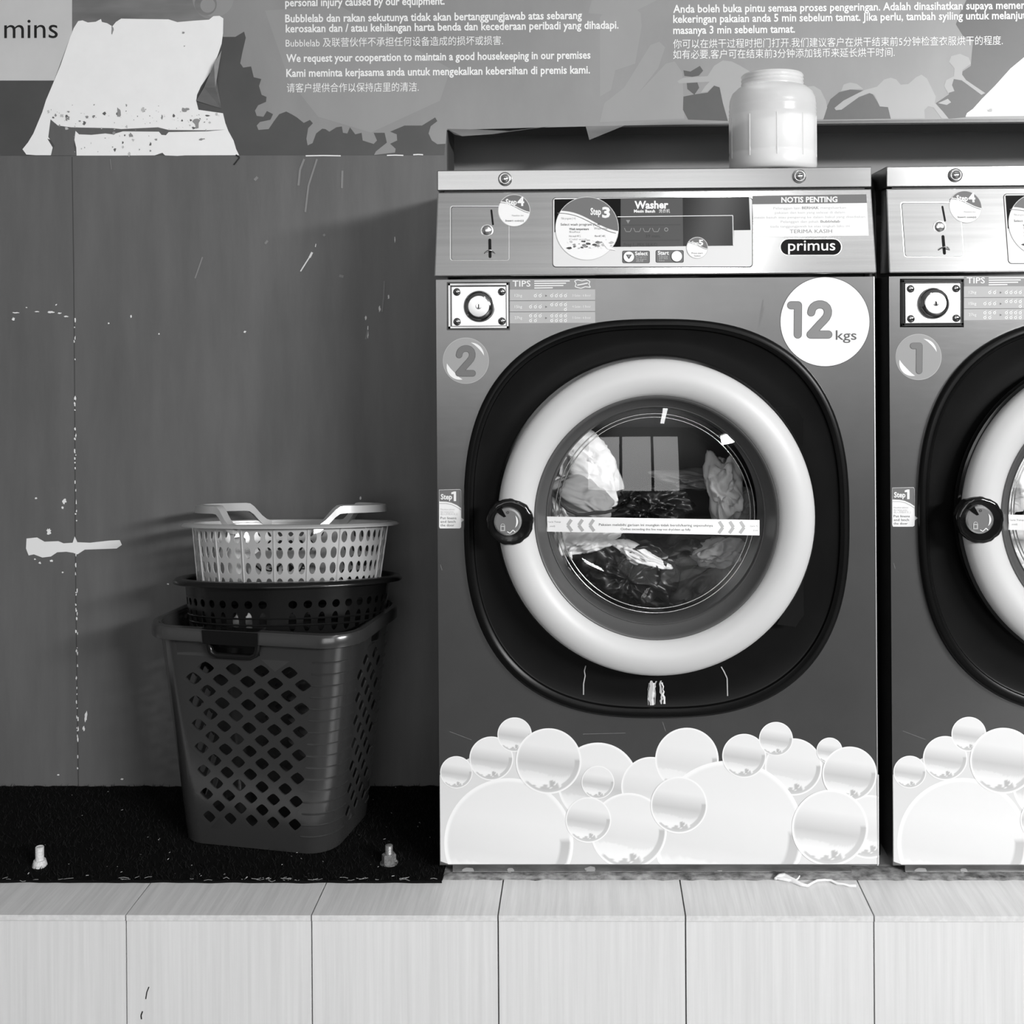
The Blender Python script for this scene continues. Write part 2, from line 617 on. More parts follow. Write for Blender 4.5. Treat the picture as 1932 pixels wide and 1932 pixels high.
w2(C3([(0, 80), (60, 0), (120, 0), (185, 60), (190, 120), (160, 290), (70, 320), (50, 410), (0, 440)]), o3, 'banner_faint')
w2(C3([(20, 470), (110, 400), (230, 205), (270, 190), (297, 215), (265, 310), (170, 430), (300, 290), (340, 280), (375, 330), (385, 540), (0, 556)]), o3, 'banner_faint')
w2([(1185, Ltop), (1320, Ltop), (1300, -30), (1180, 30), (1110, 25)], o3, 'banner_faint')
w2([(500, 20), (640, 10), (850, 130), (830, 190), (700, 250), (600, 220), (545, 150)], o3, 'banner_faint')
o4 = off0 + 0.0004
w2(C3([(380, 440), (430, 430), (490, 422), (520, 390), (545, 398), (560, 470), (585, 551), (402, 545), (378, 500)]), o4, 'banner_dark')
w2(C3([(395, 375), (442, 370), (452, 400), (430, 432), (398, 405)]), o4, 'banner_dark')
w2(C3([(380, 320), (412, 326), (455, 300), (470, 322), (450, 345), (420, 350), (385, 346)]), o4, 'banner_dark')
w2(C3([(1016, 545), (1025, 505), (1050, 452), (1090, 420), (1140, 408), (1205, 412), (1240, 425), (1262, 460), (1275, 485), (1312, 488), (1325, 541)]), o4, 'banner_dark')
w2(C3([(1700, -60), (1640, 60), (1622, 110), (1655, 165), (1700, 182), (1690, 300), (1600, 360), (1590, 430), (1530, 470), (1590, 541), (1665, 535), (1990, 300), (1990, -60)]), o4, 'banner_dark')
o5 = off0 + 0.0005
w2(C3([(352, 370), (380, 354), (490, 347), (520, 300), (560, 275), (600, 280), (640, 300), (690, 330), (690, 549), (583, 551), (560, 470), (545, 398), (520, 390),
       (490, 418), (460, 422), (480, 392), (500, 372), (360, 380)]), o5, 'banner_pale')
w2(C3([(930, 395), (975, 392), (1005, 410), (1030, 460), (1035, 490), (1018, 543), (930, 546)]), o5, 'banner_pale')
w2(C3([(1098, 415), (1110, 385), (1140, 376), (1170, 382), (1200, 405), (1140, 408)]), o5, 'banner_pale')
w2(C3([(1068, 492), (1110, 458), (1200, 412), (1262, 395), (1295, 362), (1325, 354), (1350, 362), (1370, 386), (1405, 383), (1440, 352), (1465, 340), (1490, 358), (1530, 440),
       (1525, 470), (1560, 505), (1588, 541), (1555, 538), (1520, 490), (1495, 484), (1478, 500), (1480, 540), (1325, 541), (1312, 488), (1275, 485), (1250, 432), (1228, 424),
       (1180, 442), (1100, 500), (1075, 502)]), o5, 'banner_pale')
w2(C3([(1590, 282), (1600, 256), (1640, 245), (1680, 262), (1690, 290), (1652, 318), (1650, 340), (1668, 365), (1755, 424), (1738, 432), (1648, 366), (1612, 360), (1604, 388),
       (1615, 415), (1585, 424), (1568, 392), (1577, 365), (1612, 348), (1615, 312)]), o5, 'banner_pale')
w2(C3([(1540, 470), (1580, 478), (1600, 466), (1585, 450)]), o5, 'banner_pale')
mb.build('splash_print', banner, smooth=0)
mb = MB()
# printed bottle picture beside the poster
w2([(136, Ltop), (136, 60), (200, 150), (330, 60), (378, 60), (402, 33), (395, -20), (395, Ltop)], off0 + 0.0003, 'banner_mid')
mb.arc((405, -4), 36, 42, wsurf, o4, 'banner_light', 0, PI * 2)
mb.disc((405, -4), 36, wsurf, o4, 'banner_faint')
mb.disc((388, 8), 21, wsurf, o5, 'banner_mid')
mb.disc((392, 10), 14, wsurf, o5 + .0001, 'banner_faint')
mb.build('bottle_picture', banner, smooth=0)
mb = MB()
o6 = off0 + 0.0007
torn = C1([(445, 120), (470, 116), (500, 128), (545, 124), (575, 108), (580, 125), (610, 132), (640, 150), (660, 125), (690, 106), (800, 108), (960, 110), (1010, 126), (1100, 118),
           (1190, 112), (1215, 92), (1250, 90), (1272, 105), (1270, 190), (1262, 250), (1235, 330), (1200, 410), (1145, 490), (1122, 540), (1118, 575), (1130, 625), (1270, 645),
           (1283, 700), (1300, 745), (1330, 800), (1345, 850), (1362, 884), (1055, 885), (1010, 888), (940, 885), (925, 870), (880, 885), (668, 886), (600, 886), (436, 886),
           (434, 840), (415, 760), (418, 735), (290, 735), (300, 800), (270, 790), (300, 840), (290, 884), (205, 884), (150, 880), (128, 850), (160, 810), (190, 760), (240, 640), (262, 570), (300, 480), (345, 370), (400, 210), (420, 160)])
w2(torn, o6, 'bare_plaster')
torn2 = C3([(1665, 532), (1672, 515), (1700, 495), (1740, 450), (1800, 390), (1870, 312), (1935, 258), (2300, 60), (2300, 524), (1800, 530)])
# dirty remnants of glue and paint over the bare plaster
rg = random.Random(11)


def blotch(cx, cy, wd, ht, mat, off):
    n = 11
    pts = []
    for i in range(n):
        a = 2 * PI * i / n
        q = rg.uniform(0.45, 1.15)
        pts.append((cx + wd / 2 * math.cos(a) * q, cy + ht / 2 * math.sin(a) * q))
    mb.decal(pts, wsurf, off, mat)


o7 = o6 + 0.0001
w2(C1([(288, 680), (330, 715), (405, 725), (640, 730), (690, 735), (900, 725), (960, 740), (1180, 742), (1285, 738), (1180, 748), (960, 752), (945, 770), (920, 768), (905, 750), (700, 748),
       (640, 765), (600, 760), (520, 768), (450, 765), (430, 745), (420, 830), (436, 886), (290, 886), (310, 830), (275, 780)]), o7, 'wall_paint')
for i in range(150):
    x = rg.uniform(265, 1270)
    y = rg.gauss(680, 38) if i < 100 else rg.uniform(770, 880)
    if y < 590 or y > 880 or (i >= 100 and x > 860):
        continue
    a = rg.choice([3, 5, 8, 12, 20]) * .33
    blotch(x * .3313, y * .3313, a * rg.uniform(.6, 1.5), a * rg.uniform(.5, 1.6), rg.choice(['sticker_mid', 'wall_paint', 'sticker_line']), o7 + 0.0001 + 0.000001 * i)
for (x, y, a, b) in [(1055, 625, 45, 30), (1120, 700, 50, 60), (1150, 792, 36, 16), (678, 640, 30, 70), (745, 770, 30, 30), (1045, 185, 20, 14), (640, 170, 14, 50), (1050, 262, 10, 8)]:
    blotch(x * .3313, y * .3313, a * .33, b * .33, 'sticker_mid', o7 + 0.0003)
mb.build('torn_patch', banner, smooth=0)['label'] = 'bare white plaster where the print is torn off'
mb = MB()
w2(torn2, o6, 'bare_plaster')
blotch(1132 + 1778 * .4141, 502 * .4141, 14, 6, 'sticker_line', o7 + .0003)
mb.build('torn_patch', banner, smooth=0)['label'] = 'bare white plaster patch torn at the far right'
for (x0, x1, y) in [(330, 490, 710), (700, 775, 708), (820, 865, 705)]:
    mb = MB()
    mb.stroke([(440 + x0 * .4141, y * .4141), (440 + (x0 + x1) / 2 * .4141, y * .4141 - .5), (440 + x1 * .4141, y * .4141)], 2.2, wsurf, o7 + .0004, 'paint_chip', caps=False)
    mb.build('bare_edge', banner, smooth=0)
mb = MB()
# curled loose vinyl
mb.add([wsurf(418, 95, .0015), wsurf(404, 120, .012), wsurf(385, 165, .012), wsurf(370, 190, .003), wsurf(418, 205, .0015), wsurf(408, 150, .004), wsurf(406, 165, .016)],
       [(0, 1, 6, 5), (1, 2, 6), (2, 3, 4), (2, 4, 6), (6, 4, 5)], 'banner_mid')
mb.build('loose_flap', banner, smooth=0)
mb = MB()
mb.stroke([(445, 292), (452, 297), (441, 311)], 2.5, wsurf, .002, 'print_black', caps=False)
mb.build('loose_shred', banner, smooth=0)
# flaps hanging from the edge over the opening
mb = MB()
mb.add([wsurf(843, 243, .001), wsurf(890, 244, .004), wsurf(960, 247, .002), wsurf(1040, 238, .001), wsurf(930, 253, .012), wsurf(872, 257, .015), wsurf(858, 254, .006)],
       [(0, 1, 5, 6), (1, 2, 4, 5), (2, 3, 4)], 'banner_mid')
mb.build('loose_flap', banner, smooth=0)
mb = MB()
mb.add([wsurf(1105, 238, .001), wsurf(1178, 237, .001), wsurf(1112, 264, .01)], [(0, 1, 2)], 'banner_mid')
mb.build('loose_flap', banner, smooth=0)
mb = MB()
tm = 'print_white'
ot = off0 + 0.0009
for body, x0, x1, y, em, bold, sl in [
    ('personal injury caused by our equipment.', 538, 839, 12, 21, .022, -.012),
    ('Bubblelab dan rakan sekutunya tidak akan bertanggungjawab atas sebarang', 538, 1098, 42, 21, .022, -.0115),
    ('kerosakan dan / atau kehilangan harta benda dan kecederaan peribadi yang dihadapi.', 539, 1167, 61, 21, .022, -.0115),
    ('Bubblelab 及联营伙伴不承担任何设备造成的损坏或损害.', 539, 949, 88, 19, 0, -.0115),
    ('We request your cooperation to maintain a good housekeeping in our premises', 540, 1114, 117, 21, .022, -.0115),
    ('Kami meminta kerjasama anda untuk mengekalkan kebersihan di premis kami.', 540, 1113, 145, 21, .022, -.0115),
    ('请客户提供合作以保持店里的清洁.', 541, 790, 173, 19, 0, -.008),
    ('Anda boleh buka pintu semasa proses pengeringan. Adalah dinasihatkan supaya memeriksa', 1270, 1962, 24, 21, .022, -.0115),
    ('kekeringan pakaian anda 5 min sebelum tamat. Jika perlu, tambah syiling untuk melanjutkan', 1270, 1962, 43, 21, .022, -.0115),
    ('masanya 3 min sebelum tamat.', 1270, 1500, 64, 21, .022, -.0115),
    ('你可以在烘干过程时把门打开.我们建议客户在烘干结束前5分钟检查衣服烘干的程度.', 1270, 1892, 90, 19, 0, -.011),
    ('如有必要,客户可在结束前3分钟添加钱币来延长烘干时间.', 1270, 1688, 110, 19, 0, -.011)]:
    if body.startswith('Anda'):
        mb.build('lettering', banner, smooth=0)
        mb = MB()
    mb.text(body, x0, y, em, wsurf, ot, tm, x1=x1, bold=bold, slope=sl)
mb.build('lettering', banner, smooth=0)

poster = thing('wall_poster', PY(60, 80, YW), 'pale grey poster corner reading mins at top left of the painted wall', 'poster')
mb = MB()
w2([(-420, Ltop), (-420, 152), (102, 152), (136, 60), (136, Ltop)], off0 + .0012, 'poster')
mb.build('printed_sheet', poster, smooth=0)
mb = MB()
mb.text('mins', 8, 72, 54, wsurf, off0 + .0014, 'print_black', x1=109, bold=0, slope=-.005, res=4)
mb.build('lettering', poster, smooth=0)

# ------------------------------------------------------------------ washing machine
XL, XR = -0.2668, 0.4932
ZB, ZT = 0.3179, 1.3371
PITCH = 0.7857
GW = 'washing machines set into the wall'
LW = 'left washing machine, numbered 2, with 12 kgs circle and laundry behind its round glass door'
washer = thing('washing_machine', ((XL + XR) / 2, 0, ZS), LW, 'washing machine', GW)


def bsurf(px, py, off=0.0):
    return PY(px, py, -off)


# --- cabinet with the door opening
dc = PY(1237.5, 977, 0)
HW, HH = 362 / 1085.5, 375 / 1085.5


def squircle(t, s=1.0):
    c, n = math.cos(t), math.sin(t)
    e = 2.62
    k = (abs(c / HW) ** e + abs(n / HH) ** e) ** (-1 / e)
    return k * c * s, k * n * s


NL = 160
mb = MB()
outer, inner = [], []
for i in range(NL):
    t = 2 * PI * i / NL
    sx, sz = squircle(t, .985)
    inner.append((dc.x + sx, 0, dc.z + sz))
    c, n = math.cos(t), math.sin(t)
    ks = []
    if c > 1e-9: ks.append((XR - dc.x) / c)
    if c < -1e-9: ks.append((XL - dc.x) / c)
    if n > 1e-9: ks.append((ZT - dc.z) / n)
    if n < -1e-9: ks.append((ZB - dc.z) / n)
    kk = min(ks)
    outer.append([dc.x + kk * c, 0, dc.z + kk * n])
for (cx, cz) in ((XL, ZT), (XR, ZT), (XL, ZB), (XR, ZB)):
    j = min(range(NL), key=lambda q: (outer[q][0] - cx) ** 2 + (outer[q][2] - cz) ** 2)
    outer[j] = [cx, 0, cz]
vs = [tuple(p) for p in outer] + inner
vs += [(p[0], 0.012, p[2]) for p in inner]
fs = [(i, (i + 1) % NL, NL + (i + 1) % NL, NL + i) for i in range(NL)]
fs += [(NL + i, NL + (i + 1) % NL, 2 * NL + (i + 1) % NL, 2 * NL + i) for i in range(NL)]
mb.add(vs, fs, 'cabinet')
YB = 0.6
for q in ([(XL, 0, ZB), (XL, YB, ZB), (XL, YB, ZT), (XL, 0, ZT)], [(XR, 0, ZB), (XR, 0, ZT), (XR, YB, ZT), (XR, YB, ZB)],
          [(XL, 0, ZB), (XR, 0, ZB), (XR, YB, ZB), (XL, YB, ZB)], [(XL, YB, ZB), (XR, YB, ZB), (XR, YB, ZT), (XL, YB, ZT)],
          [(XL, 0, ZT), (XL, YB, ZT), (XR, YB, ZT), (XR, 0, ZT)]):
    mb.poly(q, 'cabinet')
# bright rolled edges of the front sheet, scratches on the paint
mb.box(XR - .0012, XR + .0004, -.0012, .004, ZB, ZT, 'steel_edge')
for pts in ([(1440, 565), (1436, 590), (1433, 615), (1436, 600), (1441, 580)],):
    mb.stroke(pts, 2.5, bsurf, .0003, 'numeral', caps=False)
for (a, b, c, d) in [(831, 1065, 834, 1076), (878, 1073, 884, 1075), (848, 1380, 890, 1396), (1100, 1385, 1180, 1383), (860, 1600, 864, 1612), (1250, 1362, 1256, 1380)]:
    mb.stroke([(a, b), (c, d)], 1.0, bsurf, .0003, 'sticker_grey', caps=False)
mb.build('cabinet', washer, smooth=30)

mb = MB()
mb.box(XL + .022, XR - .045, 0.004, .7, ZS, ZB - .0002, 'base_paint')
mb.box(XL + .022, XR - .045, 0.001, .006, ZS + .0055, ZS + .0066, 'steel')
for (x, y, a, b) in [(885, 1640, 14, 5), (962, 1642, 8, 8), (1060, 1650, 18, 4), (1112, 1640, 12, 6), (1225, 1650, 14, 3), (1355, 1645, 10, 5), (1430, 1648, 10, 4)]:
    pts = []
    for i in range(9):
        t = 2 * PI * i / 9
        q = rg.uniform(.5, 1.1)
        pts.append((x + a * math.cos(t) * q, y + b * math.sin(t) * q))
    mb.decal(pts, lambda px, py, off=0: PY(px, py, .0035 - off), 0.0002, 'sticker_mid')
mb.build('plinth_base', washer, smooth=0)

# --- console (leans back) and lid strip above it
zt_c, zb_c = PY(1230, 359.5, .018).z, PY(1230, 518.5, -.008).z
xc0, xc1 = XL - .002, XR + .003
xt0, xt1 = XL + .001, XR + .001
ca, cb = Vector((0, -.008, zb_c)), Vector((0, .018, zt_c))
cn = Vector((0, -(cb.z - ca.z), -(ca.y - cb.y) * -1)).normalized()
cn = Vector((0, -(zt_c - zb_c), (.018 + .008))).normalized()
csurf = plane_surf(ca, cn)
mb = MB()
mb.add([(xc0, -.008, zb_c), (xc1, -.008, zb_c), (xt1, .018, zt_c), (xt0, .018, zt_c), (xc0, .05, zb_c), (xc1, .05, zb_c), (xt1, .05, zt_c), (xt0, .05, zt_c)],
       [(0, 1, 2, 3), (0, 4, 5, 1), (0, 3, 7, 4), (1, 5, 6, 2), (3, 2, 6, 7)], 'steel')
mb.build('console', washer, smooth=0, bevel=.0022)
zl0, zl1 = PY(1230, 356.5, .016).z, PY(1230, 318, .016).z
mb = MB()
mb.box(xt0, xt1, .016, YB - .03, zl0, zl1, 'steel_lid')
mb.box(xt0 + .01, xt1 - .01, .022, .06, zt_c - .004, zl0 + .001, 'black_plastic')
mb.build('top_lid', washer, smooth=0, bevel=.0016)
lsurf = lambda px, py, off=0.0: PY(px, py, .016 - off)
for (px, py) in ((953, 338), (1508, 332.5)):
    c = lsurf(px, py)
    mb = MB()
    mb.lathe(c, [(.0115, 0), (.0122, -.002), (.0115, -.004), (.0095, -.0048), (.0085, -.0035), (.006, -.0065), (.003, -.0078), (.0001, -.008)], 'chrome', 28)
    lk = mb.build('lid_lock', washer, smooth=50)
    mb = MB()
    mb.box(c.x - .0042, c.x + .0042, c.y - .0086, c.y - .006, c.z + .0012, c.z + .0026, 'black_gloss')
    mb.build('keyhole', lk, smooth=0)

# --- coin acceptor plate
mb = MB()
mb.rrect(849, 388, 961, 491.5, 5, csurf, .0004, 'steel_edge')
mb.rrect(851, 390, 960, 490.5, 4, csurf, .0006, 'print_black')
mb.rrect(852, 391, 960, 490, 4, csurf, .0009, 'steel')
cp = mb.build('coin_plate', washer, smooth=0)
mb = MB()
mb.stroke([(927, 397), (930, 423)], 3.6, csurf, .0012, 'black_gloss')
mb.build('coin_slot', cp, smooth=0)
mb = MB()
mb.stroke([(924, 453), (924.5, 484)], 5.6, csurf, .0012, 'black_gloss')
mb.build('coin_slot', cp, smooth=0)
c = csurf(919, 435, .001)
mb = MB()
mb.lathe(c, [(.0108, 0), (.0108, -.001), (.0092, -.0012), (.0088, 0), (.0082, -.003), (.006, -.0042), (.0001, -.0046)], 'chrome', 28)
mb.build('return_button', cp, smooth=50)
mb = MB()
pts = [csurf(914 + 20 * t / 10, 484 - 12 * math.sin(PI * (.12 + .76 * t / 10)) ** .7, .001 + .008 * math.sin(PI * t / 10)) for t in range(11)]
mb.tube(pts, .0013, 'chrome', 8)
mb.build('return_lip', cp, smooth=50)


def wave_sticker(name, c, r, num, step_x0, step_x1, lines, em, split=(.15, .05)):
    """Round step sticker: white with a grey cap above a wave, number lettering, fine print."""
    mb = MB()
    mb.disc(c, r, csurf, .0013, 'sticker_line')
    mb.disc(c, r - 1, csurf, .0014, 'sticker_white')

    def wv(x, d=0.0):
        q = (x - c[0]) / r
        return c[1] + r * (-.25 + .28 * q + .1 * math.sin(q * 2.6 - .5)) + d
    a0, a1 = math.atan2(wv(c[0] - r) - c[1], -r), math.atan2(wv(c[0] + r) - c[1], r)
    top = []
    for i in range(41):
        a = R(180) + R(180) * i / 40
        top.append((c[0] + (r - 1) * math.cos(a), c[1] + (r - 1) * math.sin(a)))
    # clip the cap at the wave
    ang = [i * 2 * PI / 90 for i in range(90)]
    cap = [(c[0] + (r - 1.2) * math.cos(a), c[1] + (r - 1.2) * math.sin(a)) for a in ang]
    cap = [p for p in cap if p[1] < wv(p[0]) - .03 * r]
    cap.sort(key=lambda p: p[0])
    x0, x1 = cap[0][0], cap[-1][0]
    arc = sorted(cap, key=lambda p: math.atan2(p[1] - c[1] - .2 * r, p[0] - c[0]) % (2 * PI))
    low = [(x1 - (x1 - x0) * i / 24, wv(x1 - (x1 - x0) * i / 24, -.03 * r)) for i in range(25)]
    mb.decal(arc + low, csurf, .0016, 'sticker_grey')
    xs = [c[0] - r * .93 + r * 1.84 * i / 24 for i in range(25)]
    mb.stroke([(x, wv(x, .05 * r)) for x in xs], max(.8, .02 * r), csurf, .0017, 'sticker_grey', caps=False)
    st = mb.build(name, washer, smooth=0)
    mb = MB()
    for (bd, x0, x1, y, e, mt, bo) in lines:
        mb.text(bd, x0, y, e, csurf, .0019, mt, x1=x1, bold=bo)
    mb.build('lettering', st, smooth=0)
    return st


wave_sticker('step_sticker', (970, 397), 30.5, 4, 0, 0, [('Step', 954, 975, 386, 15, 'sticker_white', .03), ('4', 976, 989, 388, 24, 'sticker_white', .03),
             ('Insert coin(s)', 954, 988, 418, 5.5, 'sticker_dark', 0), ('Masukkan duit', 966, 988, 408, 4.5, 'sticker_row', 0)], 0)['label'] = 'small round step 4 sticker'

# --- display panel
mb = MB()
mb.rrect(1042, 372.5, 1420.5, 504.5, 7, csurf, .0003, 'sticker_dark')
mb.rrect(1043.5, 373.5, 1419, 503, 6, csurf, .0005, 'panel_light')
panel = mb.build('control_panel', washer, smooth=0)
mb = MB()
mb.decal([(1046, 376), (1413, 371.5), (1416, 434), (1384.5, 434.5), (1384, 463.5), (1150, 466), (1150, 438), (1046, 438)], csurf, .0007, 'screen_black')
scr = mb.build('display_window', panel, smooth=0)
mb = MB()
mb.decal([(1171, 375), (1288, 373.5), (1289, 464), (1171, 465.5)], csurf, .0009, 'screen_grey')
mb.stroke([(1165, 409), (1382.5, 406.5), (1383.5, 463)], 1.2, csurf, .0011, 'print_white', caps=False)
for (a, b, y) in [(1174, 1284, 425), (1174, 1284, 454)]:
    mb.stroke([(a, y), (b, y - 1)], .8, csurf, .0011, 'sticker_dark', caps=False)
mb.decal([(1176, 430), (1286, 429), (1286, 439), (1176, 440)], csurf, .0010, 'screen_grey')
for i in range(4):
    x = 1178 + i * 17.5
    mb.stroke([(x, 430), (x + 3, 437), (x + 11, 437), (x + 14, 430)], 1.1, csurf, .0012, 'screen_line', caps=False)
mb.arc((1257, 433), 2.5, 3.8, csurf, .0012, 'screen_line', n=16)
mb.decal([(1181, 415), (1189, 415), (1185, 422)], csurf, .0012, 'screen_line')
mb.text('Prog 1...MIX SILK/D', 1177, 464, 8, csurf, .0012, 'sticker_dark', x1=1240)
mb.text('39 min.', 1218, 448, 8, csurf, .0012, 'sticker_dark', x1=1246)
mb.text('Washer', 1197, 393.5, 20, csurf, .0012, 'print_white', x1=1261, bold=.035, slope=-.01)
mb.text('Mesin Basuh', 1196, 401, 8, csurf, .0012, 'print_white', x1=1236, bold=.03)
mb.text('洗衣机', 1243, 401, 8, csurf, .0012, 'print_white', x1=1264)
mb.build('screen_print', scr, smooth=0)
for (x0, y0, x1, y1, cx, cy, t, ta, tb) in [(1174, 473, 1226, 496.5, 1186.5, 484.5, 'Select', 1198, 1222), (1237, 472, 1290, 495.5, 1277, 483.5, 'Start', 1241, 1262)]:
    mb = MB()
    mb.rrect(x0, y0, x1, y1, 3, csurf, .0008, 'sticker_dark')
    mb.rrect(x0 + 1, y0 + 1, x1 - 1, y1 - 1, 2.5, csurf, .0010, 'sticker_grey')
    bt = mb.build('button_plate', panel, smooth=0)
    mb = MB()
    pc = csurf(cx, cy, .001)
    mb.disc((cx, cy), 10, csurf, .0022, 'sticker_white')
    mb.arc((cx, cy), 9.5, 10.8, csurf, .0021, 'sticker_dark')
    if t == 'Select':
        mb.decal([(cx - 5.5, cy - 4), (cx + 5.5, cy - 4), (cx, cy + 4.5)], csurf, .0024, 'sticker_dark')
        mb.decal([(cx - 3, cy - 2.8), (cx + 3, cy - 2.8), (cx, cy + 1.5)], csurf, .0026, 'sticker_mid')
    mb.build('push_button', bt, smooth=0)
    mb = MB()
    mb.text(t, ta, y0 + 8.5, 10, csurf, .0013, 'sticker_white', x1=tb, bold=.03)
    for j in range(3):
        mb.text(('Program', 'Pilih program', '选择')[j] if t == 'Select' else ('Mula', '开始', 'Go')[j], ta + 2, y0 + 13 + j * 4, 4.5, csurf, .0013, 'sticker_row', x1=tb - (2 if j < 2 else 8))
    mb.build('lettering', bt, smooth=0)
wave_sticker('step_sticker', (1107.5, 431), 60, 3, 0, 0, [('Step', 1114, 1134, 405, 18, 'sticker_white', .03), ('3', 1136, 1151, 410, 27, 'sticker_white', .04),
             ('Pilih program (1-4)', 1059, 1086, 414, 6, 'sticker_row', 0), ('Select wash program (1-4)', 1058, 1132, 425.5, 6.5, 'sticker_dark', 0),
             ('Wash temperature', 1074, 1111, 434, 6, 'sticker_dark', .01), ('Suhu', 1074, 1094, 439, 5, 'sticker_mid', 0), ('Wash time', 1121, 1146, 433, 6, 'sticker_mid', 0),
             ('Hot wash 90°C', 1074, 1096, 447, 5, 'sticker_mid', 0), ('Cold wash', 1074, 1108, 453, 5, 'sticker_row', 0), ('Warm 60°C  40°C', 1122, 1142, 447, 5, 'sticker_dark', 0)], 0)['label'] = 'large round step 3 sticker'
st = wave_sticker('step_sticker', (1315.5, 467.5), 20.5, 5, 0, 0, [('Step', 1305, 1318, 462, 10, 'sticker_white', .03), ('5', 1318, 1327, 463, 15, 'sticker_white', .04),
                  ('Press start', 1305, 1326, 479, 4.5, 'sticker_mid', 0), ('button', 1310, 1322, 484, 4.5, 'sticker_mid', 0)], 0)
st['label'] = 'tiny round step 5 sticker'
# smudged, rubbed lower part of the step 3 sticker
mb = MB()
for i in range(46):
    x, y = rg.uniform(1072, 1155), rg.uniform(455, 471)
    y = y if x < 1108 else y - 3
    a = rg.uniform(1.5, 6)
    pts = [(x + a * rg.uniform(.5, 1.2) * math.cos(t * PI / 4), y + a * .45 * rg.uniform(.5, 1.2) * math.sin(t * PI / 4)) for t in range(8)]
    mb.decal(pts, csurf, .0020 + i * 1e-6, rg.choice(['sticker_dark', 'sticker_mid', 'sticker_grey', 'sticker_row', 'sticker_white']))
mb.decal([(1135, 455), (1155, 449), (1158, 452), (1148, 458), (1152, 466), (1164, 473), (1146, 470), (1140, 462)], csurf, .0021, 'sticker_white')
mb.build('rubbed_print', washer, smooth=0)

# --- notice label and maker's badge
mb = MB()
mb.decal([(1419.5, 369.5), (1634.5, 366.5), (1635.5, 383), (1419.5, 385.5)], csurf, .0005, 'sticker_grey')
mb.decal([(1419.5, 385.5), (1635.5, 383), (1639, 444.5), (1422, 447.5)], csurf, .0005, 'sticker_white')
nt = mb.build('notice_label', washer, smooth=0)
mb = MB()
mb.text('NOTIS PENTING', 1474, 382, 14.5, csurf, .0008, 'sticker_white', x1=1580, bold=.03, slope=-.01)
for bd, x0, x1, y, e, mt, bo in [('Pelanggan lain', 1459, 1510, 395, 6.5, 'sticker_line', 0), ('BERHAK', 1513, 1545, 394.5, 7, 'sticker_mid', .015), ('mengeluarkan', 1548, 1596, 394, 6.5, 'sticker_line', 0),
                                 ('pakaian dan kain yang selesai di dalam', 1462, 1594, 403.5, 6.5, 'sticker_line', 0),
                                 ('mesin basuh atau pengering ke dalam bakul yang disediakan.', 1423, 1634, 412.5, 6.5, 'sticker_line', 0),
                                 ('Pelanggan dan pihak', 1473, 1545, 420.5, 6.5, 'sticker_line', 0), ('Bubblelab', 1548, 1585, 420, 6.5, 'sticker_mid', .015),
                                 ('tiada tanggungjawab ke atas tingkah laku ini.', 1453, 1605, 429.5, 6.5, 'sticker_line', 0), ('TERIMA KASIH', 1490, 1570, 440, 10, 'sticker_mid', 0)]:
    mb.text(bd, x0, y, e, csurf, .0008, mt, x1=x1, bold=bo, slope=-.008)
mb.build('lettering', nt, smooth=0)
mb = MB()


def pill(x0, x1, yc, h, off, mat):
    pts = []
    for i in range(17):
        a = -PI / 2 + PI * i / 16
        pts.append((x1 - h + h * math.cos(a), yc + h * math.sin(a)))
    for i in range(17):
        a = PI / 2 + PI * i / 16
        pts.append((x0 + h + h * math.cos(a), yc + h * math.sin(a)))
    mb.decal(pts, csurf, off, mat)


pill(1471.5, 1588.5, 466, 16, .0006, 'steel_edge')
pill(1473, 1587, 466, 14.8, .0012, 'screen_black')
bd = mb.build('maker_badge', washer, smooth=0)
mb = MB()
mb.text('primus', 1487, 473, 29, csurf, .0015, 'print_white', x1=1576, bold=.006, slope=-.01, res=4)
mb.build('lettering', bd, smooth=0)

# --- cash box lock
mb = MB()
mb.decal([(843, 532), (962, 532), (962, 623), (843, 623)], bsurf, .0003, 'black_gloss')
a, b = bsurf(845, 534), bsurf(961, 620)
x0, x1, z0, z1 = a.x, b.x, b.z, a.z
t = .0055
for q in ((x0, x1, z1 - t, z1), (x0, x1, z0, z0 + t), (x0, x0 + t, z0, z1), (x1 - t, x1, z0, z1)):
    mb.box(q[0], q[1], -.004, 0.002, q[2], q[3], 'chrome_dark')
fr = mb.build('lock_frame', washer, smooth=0, bevel=.0012)
mb = MB()
a, b = bsurf(852, 541), bsurf(955.5, 616)
mb.box(a.x, b.x, -.0022, 0.0, b.z, a.z, 'steel_edge')
mb.build('lock_plate', fr, smooth=0, bevel=.0008)
for (px, py) in ((862, 551), (946.5, 550.5), (862.5, 607), (947, 606)):
    c = bsurf(px, py, .0022)
    mb = MB()
    mb.lathe(c, [(.0068, 0), (.0066, -.0012), (.005, -.0028), (.0025, -.0036), (.0001, -.0038)], 'chrome_dark', 20)
    mb.build('rivet', fr, smooth=60)
c = bsurf(904.5, 578, .0022)
mb = MB()
mb.lathe(c, [(.0275, 0), (.0275, -.001), (.0255, -.007), (.0215, -.0115), (.0185, -.0125)], 'chrome_dark', 48, caps=False)
mb.lathe(c, [(.0185, -.0125), (.0178, -.0135), (.010, -.0142), (.0001, -.0142)], 'steel_edge', 48, caps=False)
lk = mb.build('lock_cylinder', fr, smooth=35)
mb = MB()
mb.lathe((c.x, c.y - .0142, c.z), [(.0052, 0), (.0052, -.0006), (.0042, -.0008), (.0001, -.0008)], 'chrome', 24)
mb.box(c.x - .0011, c.x + .0011, c.y - .0156, c.y - .0148, c.z - .0036, c.z + .0036, 'black_gloss')
